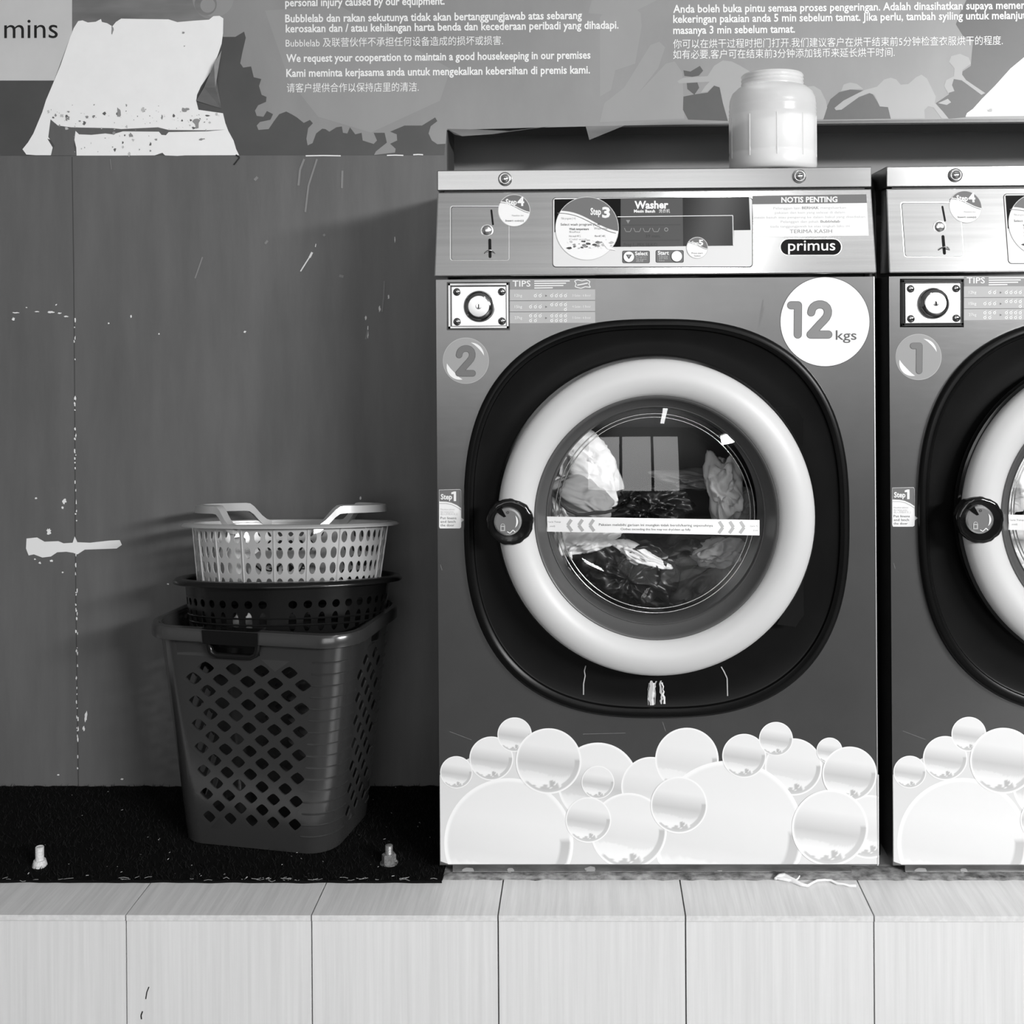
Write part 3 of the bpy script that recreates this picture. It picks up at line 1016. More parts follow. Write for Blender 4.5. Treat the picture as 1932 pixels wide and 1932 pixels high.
mb.build('keyhole', lk, smooth=40)

# --- tips label
mb = MB()
mb.decal([(963, 527), (1122.5, 525.5), (1122.5, 546), (963, 546.5)], bsurf, .0004, 'sticker_mid')
mb.decal([(962, 546.5), (1123, 546), (1123, 609), (962, 610)], bsurf, .0004, 'sticker_row')
for y in (567, 588):
    mb.stroke([(962, y + .5), (1123, y - .3)], 1.1, bsurf, .0006, 'sticker_grey', caps=False)
tl = mb.build('tips_label', washer, smooth=0)
mb = MB()
mb.text('TIPS', 967, 540.5, 16, bsurf, .0007, 'sticker_white', x1=1001, bold=.012)
for i, (a, b) in enumerate([(1008, 1075), (1008, 1068), (1008, 1063), (1008, 1043)]):
    mb.stroke([(a, 530.5 + i * 4.3), (b, 530 + i * 4.3)], 2.0, bsurf, .0007, 'sticker_white', caps=False)
mb.stroke([(1084, 530), (1090, 528), (1098, 530), (1106, 528), (1113, 531), (1111, 536), (1114, 542), (1104, 541), (1096, 544), (1085, 541), (1087, 535), (1084, 530)], 1.5, bsurf, .0007, 'sticker_white', caps=False)
mb.stroke([(1089, 538), (1100, 536), (1109, 534)], 2, bsurf, .0007, 'sticker_white', caps=False)
for y, kg, left, right, tx in [(558, '12kg', [(1010, 0), (1019, 0)], [(1041 + 8.6 * i, 0) for i in range(4)], '3 Gelen - 6 Botol'),
                               (579, '15kg', [(1001, 0), (1010, 0), (1019, 0)], [(1041 + 8.6 * i, -4) for i in range(4)] + [(1066.8, 5)], '4 Gelen - 5 Botol'),
                               (600, '27kg', [(1001, -4), (1010, -4), (1019, -4), (1001, 5), (1010, 5)], [(1041 + 8.6 * i, -4) for i in range(4)] + [(1041 + 8.6 * i, 5) for i in range(4)], '5 Gelen - 6 Botol')]:
    mb.text(kg, 971, y + 2, 7.5, bsurf, .0007, 'sticker_white', x1=985)
    for (x, d) in left + right:
        mb.arc((x, y + d), 1.5, 2.8, bsurf, .0007, 'sticker_white', n=12)
        mb.stroke([(x + 1, y + d - 3), (x + 3, y + d - 5)], .7, bsurf, .0007, 'sticker_white', caps=False)
    mb.decal([(1029, y - 2), (1032.5, y), (1029, y + 2)], bsurf, .0007, 'sticker_grey')
    mb.text(tx, 1080, y + 1.5, 6, bsurf, .0007, 'sticker_white', x1=1114)
mb.build('lettering', tl, smooth=0)

TWO = [(1350, 1300), (1356, 1275), (1368, 1255), (1388, 1240), (1412, 1233), (1438, 1233), (1464, 1242), (1483, 1261), (1492, 1288), (1490, 1315), (1478, 1342), (1455, 1370), (1430, 1395), (1345, 1488), (1495, 1488)]
ONE = [(1180, 1240), (1238, 1240), (1236, 1488)]


def digit(pts, f, wd, off, mat, surf=bsurf):
    mb.stroke([f(x, y) for x, y in pts], wd, surf, off, mat)


# --- capacity sticker
mb = MB()
mb.disc((1556.5, 607), 85, bsurf, .0004, 'sticker_dark', 72)
mb.disc((1556.5, 607), 84, bsurf, .0006, 'sticker_white', 72)
cs = mb.build('capacity_sticker', washer, smooth=0)
cs['label'] = 'white round sticker reading 12 kgs'
mb = MB()
f12 = lambda x, y: (1230 + x * .2226, 300 + y * .2226)
for D in (ONE, TWO):
    digit(D, f12, 15.4, .0008, 'numeral_edge')
    digit(D, f12, 13.4, .0010, 'number_fill')
mb.text('kgs', 1577, 641, 26, bsurf, .0010, 'numeral_edge', x1=1616, bold=.004, res=4)
mb.build('lettering', cs, smooth=0)


# --- machine number sticker
def number_sticker(D, parent, c, name='number_sticker'):
    global mb
    mb = MB()
    mb.disc(c, 43.5, bsurf, .0004, 'sticker_row', 60)
    mb.disc(c, 42.5, bsurf, .0006, 'number_film', 60)
    mb.arc(c, 31, 41, bsurf, .0008, 'sticker_white', R(100), R(172), 24, taper=True)
    mb.arc(c, 33, 38, bsurf, .0008, 'sticker_white', R(285), R(345), 24, taper=True)
    st = mb.build(name, parent, smooth=0)
    mb = MB()
    if D is TWO:
        f = lambda x, y: (c[0] - 12.8 + (x - 1350) * .1755, c[1] - 25 + (y - 1233) * .1835 + 2)
    else:
        f = lambda x, y: (c[0] - 10 + (x - 1180) * .2, c[1] - 21 + (y - 1240) * .19)
    digit(D, f, 12.4, .0010, 'numeral_edge')
    digit(D, f, 11, .0012, 'numeral')
    mb.build('numeral', st, smooth=0)
    return st


number_sticker(TWO, washer, (879, 680.5))['label'] = 'bubble sticker with numeral 2'

# --- step 1 tag
mb = MB()
mb.decal([(828.5, 924), (868, 923), (870, 926), (870.5, 977), (876, 981), (870.5, 985), (870, 995), (867, 997), (830, 997), (828.5, 994)], bsurf, .0004, 'sticker_white')
mb.decal([(829, 924.5), (867.5, 923.6), (869.5, 926), (870, 958.5), (862, 953), (852, 948.5), (842, 946.5), (829, 946)], bsurf, .0006, 'sticker_grey')
mb.stroke([(829, 950), (842, 950), (852, 952), (862, 957), (869.5, 962)], .8, bsurf, .0006, 'sticker_mid', caps=False)
st = mb.build('step_sticker', washer, smooth=0)
st['label'] = 'upright step 1 tag'
mb = MB()
mb.text('Step', 831.5, 942, 14, bsurf, .0008, 'sticker_white', x1=853, bold=.03)
mb.decal([(851.5, 932.5), (851.5, 929), (856.5, 927.3), (860.5, 927.3), (860.5, 945.5), (856, 945.5), (856, 932)], bsurf, .0008, 'sticker_white')
for i, tx in enumerate(('Put linens', 'and latch', 'the door')):
    mb.text(tx, 831, 979.5 + i * 6.8, 6.5, bsurf, .0007, 'sticker_dark', x1=(861, 859.5, 857)[i])
for i, tx in enumerate(('Masukkan pakaian', 'dan tutup pintu', '放入衣物并关上')):
    mb.text(tx, 831, 962.5 + i * 4.6, 4.5, bsurf, .0007, 'sticker_line', x1=(858, 856, 864)[i])
mb.build('lettering', st, smooth=0)

# --- printed bubbles along the bottom
mb = MB()
mb.col = []
BX0, BX1, BY1 = 829.8, 1658, 1630.5
layer = [0]


def bubble_tone(dx, dy, big):
    """The printed bubble picture: pale ball, grey reflection streak at lower right, white rim."""
    rr_ = math.hypot(dx, dy)
    v = .84
    band = max(0.0, 1 - abs(dy - (.12 if not big else .2) - .15 * dx) / .55)
    v -= (.26 if not big else .10) * band * (1 - max(0, rr_ - .9) * 5)
    if dy > .38 + .10 * math.sin(dx * 3.2 + .6):
        v += .08
    a = math.degrees(math.atan2(dy, dx))
    if .80 < rr_ < .93 and -5 < a < 62:
        v = .52 + .1 * (a / 62)
    if .86 < rr_ < .95 and 50 <= a < 140:
        v = .6
    if .72 < rr_ < .86 and 62 < a < 122 and dy > .66 + .16 * abs(math.sin(dx * 9 + 1)):
        v = .55
    if abs(dx - .10) < .09 and .60 < dy < .80:
        v = .5
    if rr_ > .955:
        v = .95
    return max(.3, min(.95, v))


def bubble(cx, cy, r, big=False):
    off = .0004 + .00005 * layer[0]
    layer[0] += 1
    n, rings = 72, 20
    vs, fs, cs_ = [bsurf(min(max(cx, BX0), BX1), min(cy, BY1), off)], [], [bubble_tone(0, 0, big)]
    for j in range(1, rings + 1):
        q = (j / rings) ** .7
        for i in range(n):
            a = 2 * PI * i / n
            x, y = cx + r * q * math.cos(a), cy + r * q * math.sin(a)
            vs.append(bsurf(min(max(x, BX0), BX1), min(y, BY1), off))
            cs_.append(bubble_tone(q * math.cos(a), q * math.sin(a), big))
    for i in range(n):
        fs.append((0, 1 + (i + 1) % n, 1 + i))
    for j in range(rings - 1):
        for i in range(n):
            k = (i + 1) % n
            fs.append((1 + j * n + i, 1 + j * n + k, 1 + (j + 1) * n + k, 1 + (j + 1) * n + i))
    mb.add(vs, fs, 'bubble_art', cs_)


vs = [bsurf(x, y, .0003) for x, y in [(BX0, 1462), (861, 1442), (900, 1424), (940, 1412), (971, 1402), (1000, 1408), (1035, 1430), (1128, 1442), (1200, 1470), (1240, 1470), (1296, 1442), (1352, 1450), (1404, 1430), (1430, 1412), (1464, 1408), (1500, 1415), (1550, 1428), (1565, 1425), (1600, 1430), (BX1, 1462), (BX1 + .5, BY1), (847, BY1), (BX0 + 1.3, 1625)]]
mb.add(vs, [tuple(range(len(vs)))], 'bubble_art', [.74] * len(vs))
for b in [(960, 1590, 122, True), (1128, 1477, 76, False), (1228, 1484, 56, True), (1296, 1433, 60, True), (1497, 1447, 54, True), (1375, 1577, 142, True), (1186, 1568, 72, True), (1640, 1560, 60, True),
          (861, 1457, 30.5, False), (927, 1431, 41.5, False), (971, 1386, 32.5, False), (1035, 1436, 62, False), (1128, 1476, 31, False), (1110, 1547, 43, False),
          (1404, 1426, 41.5, False), (1464, 1394, 32, False), (1565, 1416, 24.5, False), (1603, 1460, 51.5, False), (1281, 1519, 53.5, False), (1566, 1562, 72, False)]:
    bubble(*b)
mb.build('bubble_decal', washer, smooth=0)['label'] = 'white soap bubble print'

# --- door surround
mb = MB()
loops = [('s', 1.0, .002), ('s', 1.0, -.007), ('s', .996, -.010), ('s', .985, -.0125), ('s', .970, -.0125), ('s', .962, -.010), ('s', .952, -.0085), ('s', .947, -.004), ('s', .94, -.003),
         ('c', .304, -.0015), ('c', .262, 0.0), ('c', .206, 0.004), ('c', .204, .07)]
vs, fs = [], []
for kd, s, y in loops:
    for i in range(NL):
        t = 2 * PI * i / NL
        if kd == 's':
            sx, sz = squircle(t, s)
        else:
            sx, sz = s * math.cos(t), s * math.sin(t)
        vs.append((dc.x + sx, y, dc.z + sz))
for j in range(len(loops) - 1):
    for i in range(NL):
        k = (i + 1) % NL
        fs.append((j * NL + i, j * NL + k, (j + 1) * NL + k, (j + 1) * NL + i))
mb.add(vs, fs, 'surround')
sr = mb.build('door_surround', washer, smooth=35)
mb = MB()


def ssurf(px, py, off=0.0):
    return PY(px, py, -.0035 - off)


def jag(pts, wd, mat, off=.0004):
    out_ = []
    for i, (x, y) in enumerate(pts):
        out_.append((x + rg.uniform(-.6, .6) * wd, y))
    mb.stroke(out_, wd, ssurf, off, mat, caps=False)


jag([(1106, 1256), (1103, 1266), (1105, 1275), (1101, 1290), (1100, 1311)], 2.0, 'sticker_row')
mb.build('torn_tape', sr, smooth=0)
mb = MB()
jag([(1360, 1258), (1366, 1268), (1371, 1280), (1372, 1295), (1372, 1313)], 2.0, 'sticker_row')
mb.build('torn_tape', sr, smooth=0)
mb = MB()
for (x0_, wd_, mt_) in ((1224, 3, 'sticker_grey'), (1229, 7, 'sticker_line'), (1234, 3.5, 'sticker_white'), (1237, 2.5, 'sticker_row'), (1246, 4, 'sticker_line'), (1250, 3, 'sticker_white')):
    y = 1284 + rg.uniform(0, 6)
    pl_, pr_ = [], []
    while y < 1331:
        h_ = wd_ * rg.uniform(.2, .75)
        xx_ = x0_ + rg.uniform(-1.5, 1.5) + (y - 1284) * (.06 if x0_ > 1240 else -.03)
        pl_.append((xx_ - h_, y))
        pr_.append((xx_ + h_, y))
        y += rg.uniform(3, 7)
    for i in range(len(pl_) - 1):
        mb.decal([pl_[i], pr_[i], pr_[i + 1], pl_[i + 1]], ssurf, .0004, mt_)
mb.build('torn_tape', sr, smooth=0)

# --- door: casing, light ring, dark gasket, glass
dr = PY(1239, 979, -.06)
D0 = (dr.x, 0, dr.z)
mb = MB()
mb.lathe(D0, [(.245, -.012), (.268, -.012), (.2745, -.016), (.2755, -.024), (.2735, -.032), (.262, -.034), (.24, -.034)], 'black_gloss', 96, caps=False)
door = mb.build('door_casing', washer, smooth=50)
mb = MB()
mb.lathe(D0, [(.255, -.028), (.2665, -.031), (.2685, -.036), (.2688, -.044), (.2665, -.052), (.261, -.0585), (.252, -.064), (.241, -.0675), (.231, -.067), (.221, -.0635), (.213, -.058), (.2075, -.052), (.206, -.046), (.206, -.04)], 'door_ring', 128, caps=False)
mb.build('door_ring', washer, smooth=60)['label'] = 'pale grey plastic ring'
mb = MB()
mb.lathe(D0, [(.2075, -.05), (.205, -.0525), (.2025, -.0515), (.2005, -.047), (.1955, -.038), (.190, -.031), (.1875, -.0285), (.1862, -.030), (.1848, -.0285), (.1840, -.022), (.182, -.014), (.182, .03)], 'gasket', 128, caps=False)
mb.build('door_gasket', washer, smooth=45)
GR, GY, GS = .1845, -.029, .026
GX, GZ = D0[0], D0[2]


def dome_y(r):
    return GY - GS * max(0.0, 1 - (r / GR) ** 2)


def dsurf(px, py, off=0.0):
    y = GY
    for _ in range(5):
        p = PY(px, py, y)
        y = dome_y(math.hypot(p.x - GX, p.z - GZ)) - off
    return PY(px, py, y)


mb = MB()
mb.lathe((GX, 0, GZ), [(GR * q, dome_y(GR * q)) for q in (1, .96, .9, .82, .72, .6, .48, .36, .24, .12, .0005)], 'glass', 96, caps=False)
gl = mb.build('door_glass', washer, smooth=80)
mb = MB()
mb.lathe((GX, 0, GZ), [(.180, -.012), (.174, -.004), (.166, .002), (.160, .010), (.150, .018), (.12, .026), (.07, .031), (.0005, .033)], 'bowl_glass', 96, caps=False)
for rr_, y in ((.1725, -.006), (.166, -.001)):
    mb.tube([(GX + rr_ * math.cos(2 * PI * i / 96), y, GZ + rr_ * math.sin(2 * PI * i / 96)) for i in range(96)], .0011, 'chrome', 6, closed=True)
mb.build('glass_bowl', gl, smooth=80)
# band across the glass
mb = MB()


def band_y(x, up):
    return (974.5 if up else 1003.5) + (x - 1032) * .0165


xs = [1032 + (1433 - 1032) * i / 40 for i in range(41)]
vs, fs = [], []
for j in range(5):
    for x in xs:
        y = band_y(x, True) * (1 - j / 4) + (1003 + (x - 1032) * .018) * j / 4
        vs.append(dsurf(x, y, .0006))
for j in range(4):
    for i in range(40):
        fs.append((j * 41 + i, j * 41 + i + 1, (j + 1) * 41 + i + 1, (j + 1) * 41 + i))
mb.add(vs, fs, 'band_white')
bn = mb.build('level_band', washer, smooth=60)
bn['label'] = 'white printed band across the glass'
mb = MB()
mb.text('Pakaian melebihi garisan ini mungkin tidak bersih/kering sepenuhnya', 1130, 992, 6.6, dsurf, .0009, 'sticker_dark', x1=1345, slope=.008)
mb.text('Clothes exceeding this line may not dry/clean up fully', 1171, 1000, 5.6, dsurf, .0009, 'sticker_dark', x1=1303, slope=.008)
mb.text('Garis Tutup', 1033, 986, 4.2, dsurf, .0009, 'sticker_mid', x1=1058)
mb.text('(Level)', 1034, 994, 4.2, dsurf, .0009, 'sticker_mid', x1=1047)
mb.text('Garis Tu', 1415, 994, 4.2, dsurf, .0009, 'sticker_mid', x1=1431)
mb.text('(Lev', 1421, 1002, 4.2, dsurf, .0009, 'sticker_mid', x1=1430)
for i in range(3):
    x = 1078 + i * 21
    mb.stroke([(x, 980.5), (x - 7, 991), (x + 1, 1002)], 6, dsurf, .0009, 'sticker_row', caps=False)
for i in range(3):
    x = 1357 + i * 20
    mb.stroke([(x, 984), (x + 7, 995), (x - 1, 1006)], 6, dsurf, .0009, 'sticker_row', caps=False)
mb.build('lettering', bn, smooth=0)

# --- handle cup with its round badge
hc = PY(962, 986, -.072)
mb = MB()
prof = [(.0385, -.046), (.0392, -.062), (.0385, -.068), (.036, -.0705), (.032, -.0705), (.027, -.0695), (.0005, -.0695)]
n = 56
vs, fs = [], []
for r, y in prof:
    for i in range(n):
        a = 2 * PI * i / n
        s = 1 + (.012 * math.sin(9 * a) + .012 * math.sin(17 * a + 1)) * (1 if r > .03 else .3)
        vs.append((hc.x + r * s * math.cos(a), y, hc.z + r * s * math.sin(a)))
for j in range(len(prof) - 1):
    for i in range(n):
        k = (i + 1) % n
        fs.append((j * n + i, j * n + k, (j + 1) * n + k, (j + 1) * n + i))
mb.add(vs, fs, 'black_gloss')
hd = mb.build('door_handle', washer, smooth=50)
mb = MB()
bc = PY(958, 984.5, -.074)
rb = .0235
ps = [(bc.x + rb * math.cos(-2 * PI * i / 48), bc.z + rb * math.sin(-2 * PI * i / 48)) for i in range(48)]
nn = len(ps)
vs = [(x, -.060, z) for x, z in ps] + [(bc.x + (x - bc.x) * .98, -.0735, bc.z + (z - bc.z) * .98) for x, z in ps] + \
     [(bc.x + (x - bc.x) * .86, -.0765, bc.z + (z - bc.z) * .86) for x, z in ps]
fs = []
for j in range(2):
    for i in range(nn):
        k = (i + 1) % nn
        fs.append((j * nn + i, j * nn + k, (j + 1) * nn + k, (j + 1) * nn + i))
mb.add(vs, fs, 'steel_edge')
mb.add([vs[2 * nn + i] for i in range(nn)], [tuple(range(nn))], 'sticker_grey')
bg_ = mb.build('handle_badge', hd, smooth=30)
hsurf = lambda px, py, off=0.0: PY(px, py, -.077 - off)
mb = MB()
mb.decal([(936, 966), (946, 959), (955, 975), (951, 976)], hsurf, .0005, 'black_gloss')
mb.decal([(944, 992), (953, 992), (953, 1002), (944, 1002)], hsurf, .0003, 'sticker_row')
mb.decal([(946, 994), (951, 994), (951, 1000), (946, 1000)], hsurf, .0005, 'sticker_grey')
mb.arc((948.5, 992), 3, 4.2, hsurf, .0003, 'sticker_row', PI, 2 * PI, 12)
mb.arc((957, 984), 17, 20.5, hsurf, .0003, 'sticker_white', R(-38), R(40), 20, taper=True)
mb.stroke([(957, 1003), (962, 1006), (968, 1000), (972, 1004)], 1.6, hsurf, .0003, 'sticker_white', caps=False)
mb.arc((958, 967), 1.4, 2.6, hsurf, .0003, 'sticker_dark', n=14)
mb.build('lock_symbol', bg_, smooth=0)
for nm, pts in (('hinge', [(1450, 771), (1497, 770), (1513, 792), (1512, 838), (1500, 850), (1470, 800)]), ('hinge', [(1470, 1176), (1500, 1120), (1513, 1098), (1514, 1160), (1505, 1172), (1500, 1180)])):
    mb = MB()
    fr_ = [PY(x, y, -.03) for x, y in pts]
    k = len(fr_)
    vs = [tuple(p) for p in fr_] + [(p.x, 0.0, p.z) for p in fr_]
    mb.add(vs, [tuple(range(k))] + [(i, (i + 1) % k, k + (i + 1) % k, k + i) for i in range(k)], 'black_gloss')
    mb.build(nm, washer, smooth=0, bevel=.0025)

# --- drum
mb = MB()
mb.lathe((dc.x, 0, dc.z), [(.204, .07), (.204, .075), (.285, .078), (.29, .09), (.29, .42), (.28, .43), (.0005, .43)], 'drum', 72, caps=False)
mb.build('drum', washer, smooth=40)


# ------------------------------------------------------------------ the second machine: copies of every part
def copy_tree(o, parent=None):
    c = o.copy()
    COL.objects.link(c)
    if parent is not None:
        c.parent = parent
    for ch in [q for q in list(COL.objects) if q.parent == o]:
        copy_tree(ch, c)
    return c


w1 = copy_tree(washer)
w1.location.x += PITCH
w1['_org'] = tuple(w1.location)
w1['label'] = 'right washing machine, numbered 1, cut off by the edge of the photo'
for ch in [q for q in list(COL.objects) if q.parent == w1]:
    if ch.name.startswith('number_sticker'):
        for g in [q for q in list(COL.objects) if q.parent == ch]:
            bpy.data.objects.remove(g)
        bpy.data.objects.remove(ch)
number_sticker(ONE, w1, (1733, 673.5))['label'] = 'bubble sticker with numeral 1'


# ------------------------------------------------------------------ laundry behind the glass
def garment(px, py, wd, ht, Y, mat, label, seed, rot=0.0, thick=.045, fold=.35, freq=2.0, name='garment', dx=0.0, grp='laundry in the left machine'):
    Y -= .035
    c = PY(px, py, Y)
    k = (Y + 1.93) / F
    a, b = wd / 2 * k, ht / 2 * k
    n, m_ = 56, 36
    vs, fs = [], []
    sd = Vector((seed * 3.7, seed * 1.3, seed * 5.1))
    for j in range(m_ + 1):
        th = PI * j / m_
        for i in range(n):
            ph = 2 * PI * i / n
            u = Vector((math.sin(th) * math.cos(ph), math.cos(th) * 1.0, math.sin(th) * math.sin(ph)))
            q = Vector((u.x * freq * .55 + u.z * freq * .35, u.y * freq, u.z * freq * 1.1 - u.x * freq * .25)) + sd
            warp = Vector((noise.noise(q * .7), noise.noise(q * .7 + Vector((9, 2, 4))), noise.noise(q * .7 + Vector((1, 8, 3)))))
            h = 1 - abs(noise.noise(q + warp * 1.4)) * 2.2
            h2 = 1 - abs(noise.noise(q * 2.1 + warp * 2.0)) * 2.0
            s = 1 + .5 * noise.noise(u * 1.35 + sd * 2) * (.4 + fold * 2) + fold * .5 * (h - .35) + fold * .15 * (h2 - .4)
            x, z = u.x * a * s, u.z * b * s
            y = u.y * thick * (.85 + fold * 1.5 * (h - .4) + fold * .9 * (h2 - .4))
            xr, zr = x * math.cos(rot) - z * math.sin(rot), x * math.sin(rot) + z * math.cos(rot)
            vs.append((c.x + dx + xr, c.y + y, c.z + zr))
    for j in range(m_):
        for i in range(n):
            kk = (i + 1) % n
            fs.append((j * n + i, j * n + kk, (j + 1) * n + kk, (j + 1) * n + i))
    mb_ = MB()
    mb_.add(vs, fs, mat)
    o = mb_.build(name, smooth=180)
    return tag(o, label, 'laundry', grp)


garment(1112, 888, 104, 150, .165, 'cloth_white', 'white crumpled shirt at upper left inside the left machine door', 1, .5, thick=.04, freq=1.5)
t_ = garment(1102, 940, 118, 70, .125, 'cloth_grey', 'light grey shirt with dark stitched hem behind the glass above the white band', 2, -.35, thick=.03, fold=.16, freq=1.6)
garment(1060, 1010, 50, 190, .15, 'cloth_white', 'white cloth pressed along the left rim of the left glass door', 3, .1, thick=.04)
garment(1222, 958, 130, 80, .16, 'cloth_black', 'shiny black garment directly above the white band', 4, .1, fold=.5, freq=3)
garment(1366, 928, 62, 130, .145, 'cloth_white', 'white cloth at the right side of the left glass door above the band', 5, .15)
garment(1404, 955, 36, 72, .16, 'cloth_grey', 'grey cloth at the far right rim of the left glass door', 6, 0, thick=.03, fold=.15)
garment(1312, 905, 130, 34, .19, 'cloth_mid', 'thin pale cloth hanging across the upper right of the left drum', 7, -.08, thick=.03)
garment(1300, 1030, 150, 60, .18, 'cloth_dark', 'dark grey garment right below the white band', 8, .1, fold=.45)
garment(1182, 1078, 160, 130, .13, 'cloth_black', 'large wet black garment below the white band', 9, -.35, fold=.5, freq=3.2, thick=.05)
garment(1355, 1043, 86, 52, .13, 'cloth_grey', 'light grey crumpled cloth at lower right behind the left glass', 10, .2, thick=.03)
garment(1318, 1108, 110, 70, .14, 'cloth_dark', 'dark smooth garment at the bottom right of the left drum', 11, .5, fold=.3)
garment(1095, 1098, 70, 90, .15, 'cloth_mid', 'mid grey garment at the bottom left of the left drum', 12, .5)
garment(1225, 1130, 230, 50, .17, 'cloth_dark', 'dark garment lying along the bottom of the left drum', 14, 0)
garment(1118, 1020, 120, 44, .12, 'cloth_white', 'white cloth spilling diagonally out under the left half of the white band', 31, .25, thick=.03, fold=.3, freq=1.8)
garment(1205, 1046, 100, 30, .105, 'cloth_white', 'narrow white twisted cloth end lying on the black garment below the band', 33, -.45, thick=.022, fold=.4, freq=1.6)
# stitched hem on the grey shirt
mb = MB()
pts = [PY(x, y, .056) for x, y in [(1053, 938), (1060, 952), (1072, 963), (1090, 971), (1108, 970), (1125, 966), (1142, 967), (1160, 962)]]
mb.tube(pts, .0028, 'cloth_dark', 8)
mb.build('hem_stitch', t_, smooth=60)
# the second drum is mostly pale washing
g2 = 'laundry in the right machine'
for i, (px, py, wd, ht, mt, lb) in enumerate([(1080, 900, 120, 150, 'cloth_white', 'white crumpled cloth at upper left inside the right machine door'),
                                              (1075, 1040, 110, 140, 'cloth_white', 'white cloth at lower left inside the right machine door'),
                                              (1220, 1010, 190, 150, 'cloth_grey', 'grey bulky garment in the middle of the right drum'),
                                              (1340, 1050, 140, 130, 'cloth_mid', 'mid grey garment at the right of the right drum')]):
    garment(px, py, wd, ht, .14 + .02 * i, mt, lb, 21 + i, .2 * i, dx=PITCH, grp=g2)

# ------------------------------------------------------------------ black drain pipe between the machines
mb = MB()
px_ = XR + .0128
pts = [(px_, .08, ZS), (px_, .08, .5), (px_, .08, .8), (px_, .08, 1.1), (px_, .08, 1.35), (px_, .08, 1.47), (px_, .086, 1.495), (px_, .102, 1.512), (px_, .13, 1.52), (px_, .3, 1.522)]
mb.tube(pts, .0116, 'hose', 20)
tag(mb.build('drain_pipe', smooth=60), 'black upright pipe in the narrow gap between the two washing machines', 'pipe')

# ------------------------------------------------------------------ plastic jar on the left machine
jy = .085
jc = PY(1458, 316, jy)
jc.z = zl1
kj = (jy + 1.93) / F
jar = thing('plastic_jar', jc, 'lidless cloudy white plastic jar of powder standing on top of the left machine', 'jar')
rj = 81.5 * kj
H = (316 - 133) * kj


def jz(py):
    return (316 - py) * kj


prof = [(.0005, .001), (rj * .93, .001), (rj * .985, jz(312)), (rj, jz(305)), (rj, jz(285)), (rj * .992, jz(283)), (rj * .992, jz(279)), (rj, jz(277)), (rj, jz(212)), (rj * .985, jz(209)), (rj, jz(206)), (rj * .985, jz(202)), (rj, jz(199)),
        (rj * .985, jz(195)), (rj * .99, jz(190)), (rj * .97, jz(178)), (rj * .92, jz(168)), (rj * .80, jz(159)), (rj * .70, jz(156)), (rj * .70, jz(152)), (rj * .715, jz(150)), (rj * .70, jz(148)), (rj * .70, jz(145)),
        (rj * .715, jz(143)), (rj * .70, jz(141)), (rj * .70, jz(138)), (rj * .715, jz(136)), (rj * .69, jz(133)), (rj * .66, jz(133)), (rj * .655, jz(150))]
mb = MB()
mb.lathe(jc, prof, 'jar_plastic', 64, axis='Z', caps=False)
# upright grip ribs moulded into the wall
for i in range(10):
    a = 2 * PI * i / 10 + .25
    x, y = jc.x + rj * 1.0 * math.cos(a), jc.y + rj * 1.0 * math.sin(a)
    mb.tube([(x, y, jc.z + jz(292)), (x, y, jc.z + jz(216))], .0012, 'jar_plastic', 6)
mb.build('jar_body', jar, smooth=50)
mb = MB()
n = 48
vs, fs = [], []
rp = rj * .955
for j, (q, z) in enumerate([(.9, .004), (1, .012), (1, None), (.75, None), (.4, None), (.02, None)]):
    for i in range(n):
        a = 2 * PI * i / n
        x, y = rp * q * math.cos(a), rp * q * math.sin(a)
        zz = z if z is not None else jz(226) + .010 * math.cos(a + .5) * q + .004 * noise.noise(Vector((x * 30, y * 30, 2)))
        vs.append((jc.x + x, jc.y + y, jc.z + zz))
for j in range(5):
    for i in range(n):
        k = (i + 1) % n
        fs.append((j * n + i, j * n + k, (j + 1) * n + k, (j + 1) * n + i))
mb.add(vs, fs, 'powder')
tag(mb.build('detergent_powder', smooth=60), 'white washing powder inside the cloudy jar', 'powder', kind='stuff')

# ------------------------------------------------------------------ black grass mat
cz = ZS + .006
ycb = PZ(420, 1666, ZS).y
xcr = PZ(838, 1650, ZS).x
mb = MB()
gx, gy = 150, 44
x0m = -1.55
vs, fs = [], []
for j in range(gy + 1):
    for i in range(gx + 1):
        x, y = x0m + (xcr - x0m) * i / gx, ycb + (YW - .001 - ycb) * j / gy
        if j == 0:
            y += .0025 * noise.noise(Vector((x * 25, 0, 0)))
        vs.append((x, y, ZS + .004 + .0025 * noise.noise(Vector((x * 60, y * 60, 0)))))
for j in range(gy):
    for i in range(gx):
        fs.append((j * (gx + 1) + i, j * (gx + 1) + i + 1, (j + 1) * (gx + 1) + i + 1, (j + 1) * (gx + 1) + i))
b = len(vs)
for i in range(gx + 1):
    vs.append((vs[i][0], vs[i][1], ZS))
for i in range(gx):
    fs.append((i, b + i, b + i + 1, i + 1))
mb.add(vs, fs, 'carpet')
mat_ = mb.build('grass_mat', smooth=40)
tag(mat_, 'black artificial grass mat covering the plinth beside the left machine', 'mat')
mb = MB()
rc = random.Random(5)
vs, fs = [], []
for i in range(16000):
    x, y = rc.uniform(x0m, xcr), ycb + (YW - .004 - ycb) * rc.random()
    a = rc.uniform(0, 2 * PI)
    l, wd = rc.uniform(.006, .013), .0009
    tx, ty = rc.uniform(-.007, .007), rc.uniform(-.007, .007)
    dx, dy = wd * math.cos(a), wd * math.sin(a)
    b = len(vs)
    vs += [(x - dx, y - dy, ZS + .003), (x + dx, y + dy, ZS + .003), (x + tx, y + ty, ZS + .003 + l * .75)]
    fs.append((b, b + 1, b + 2))
mb.add(vs, fs, 'carpet_blade')
pl = mb.build('mat_pile', mat_, smooth=0)
pl['kind'] = 'stuff'
mb = MB()
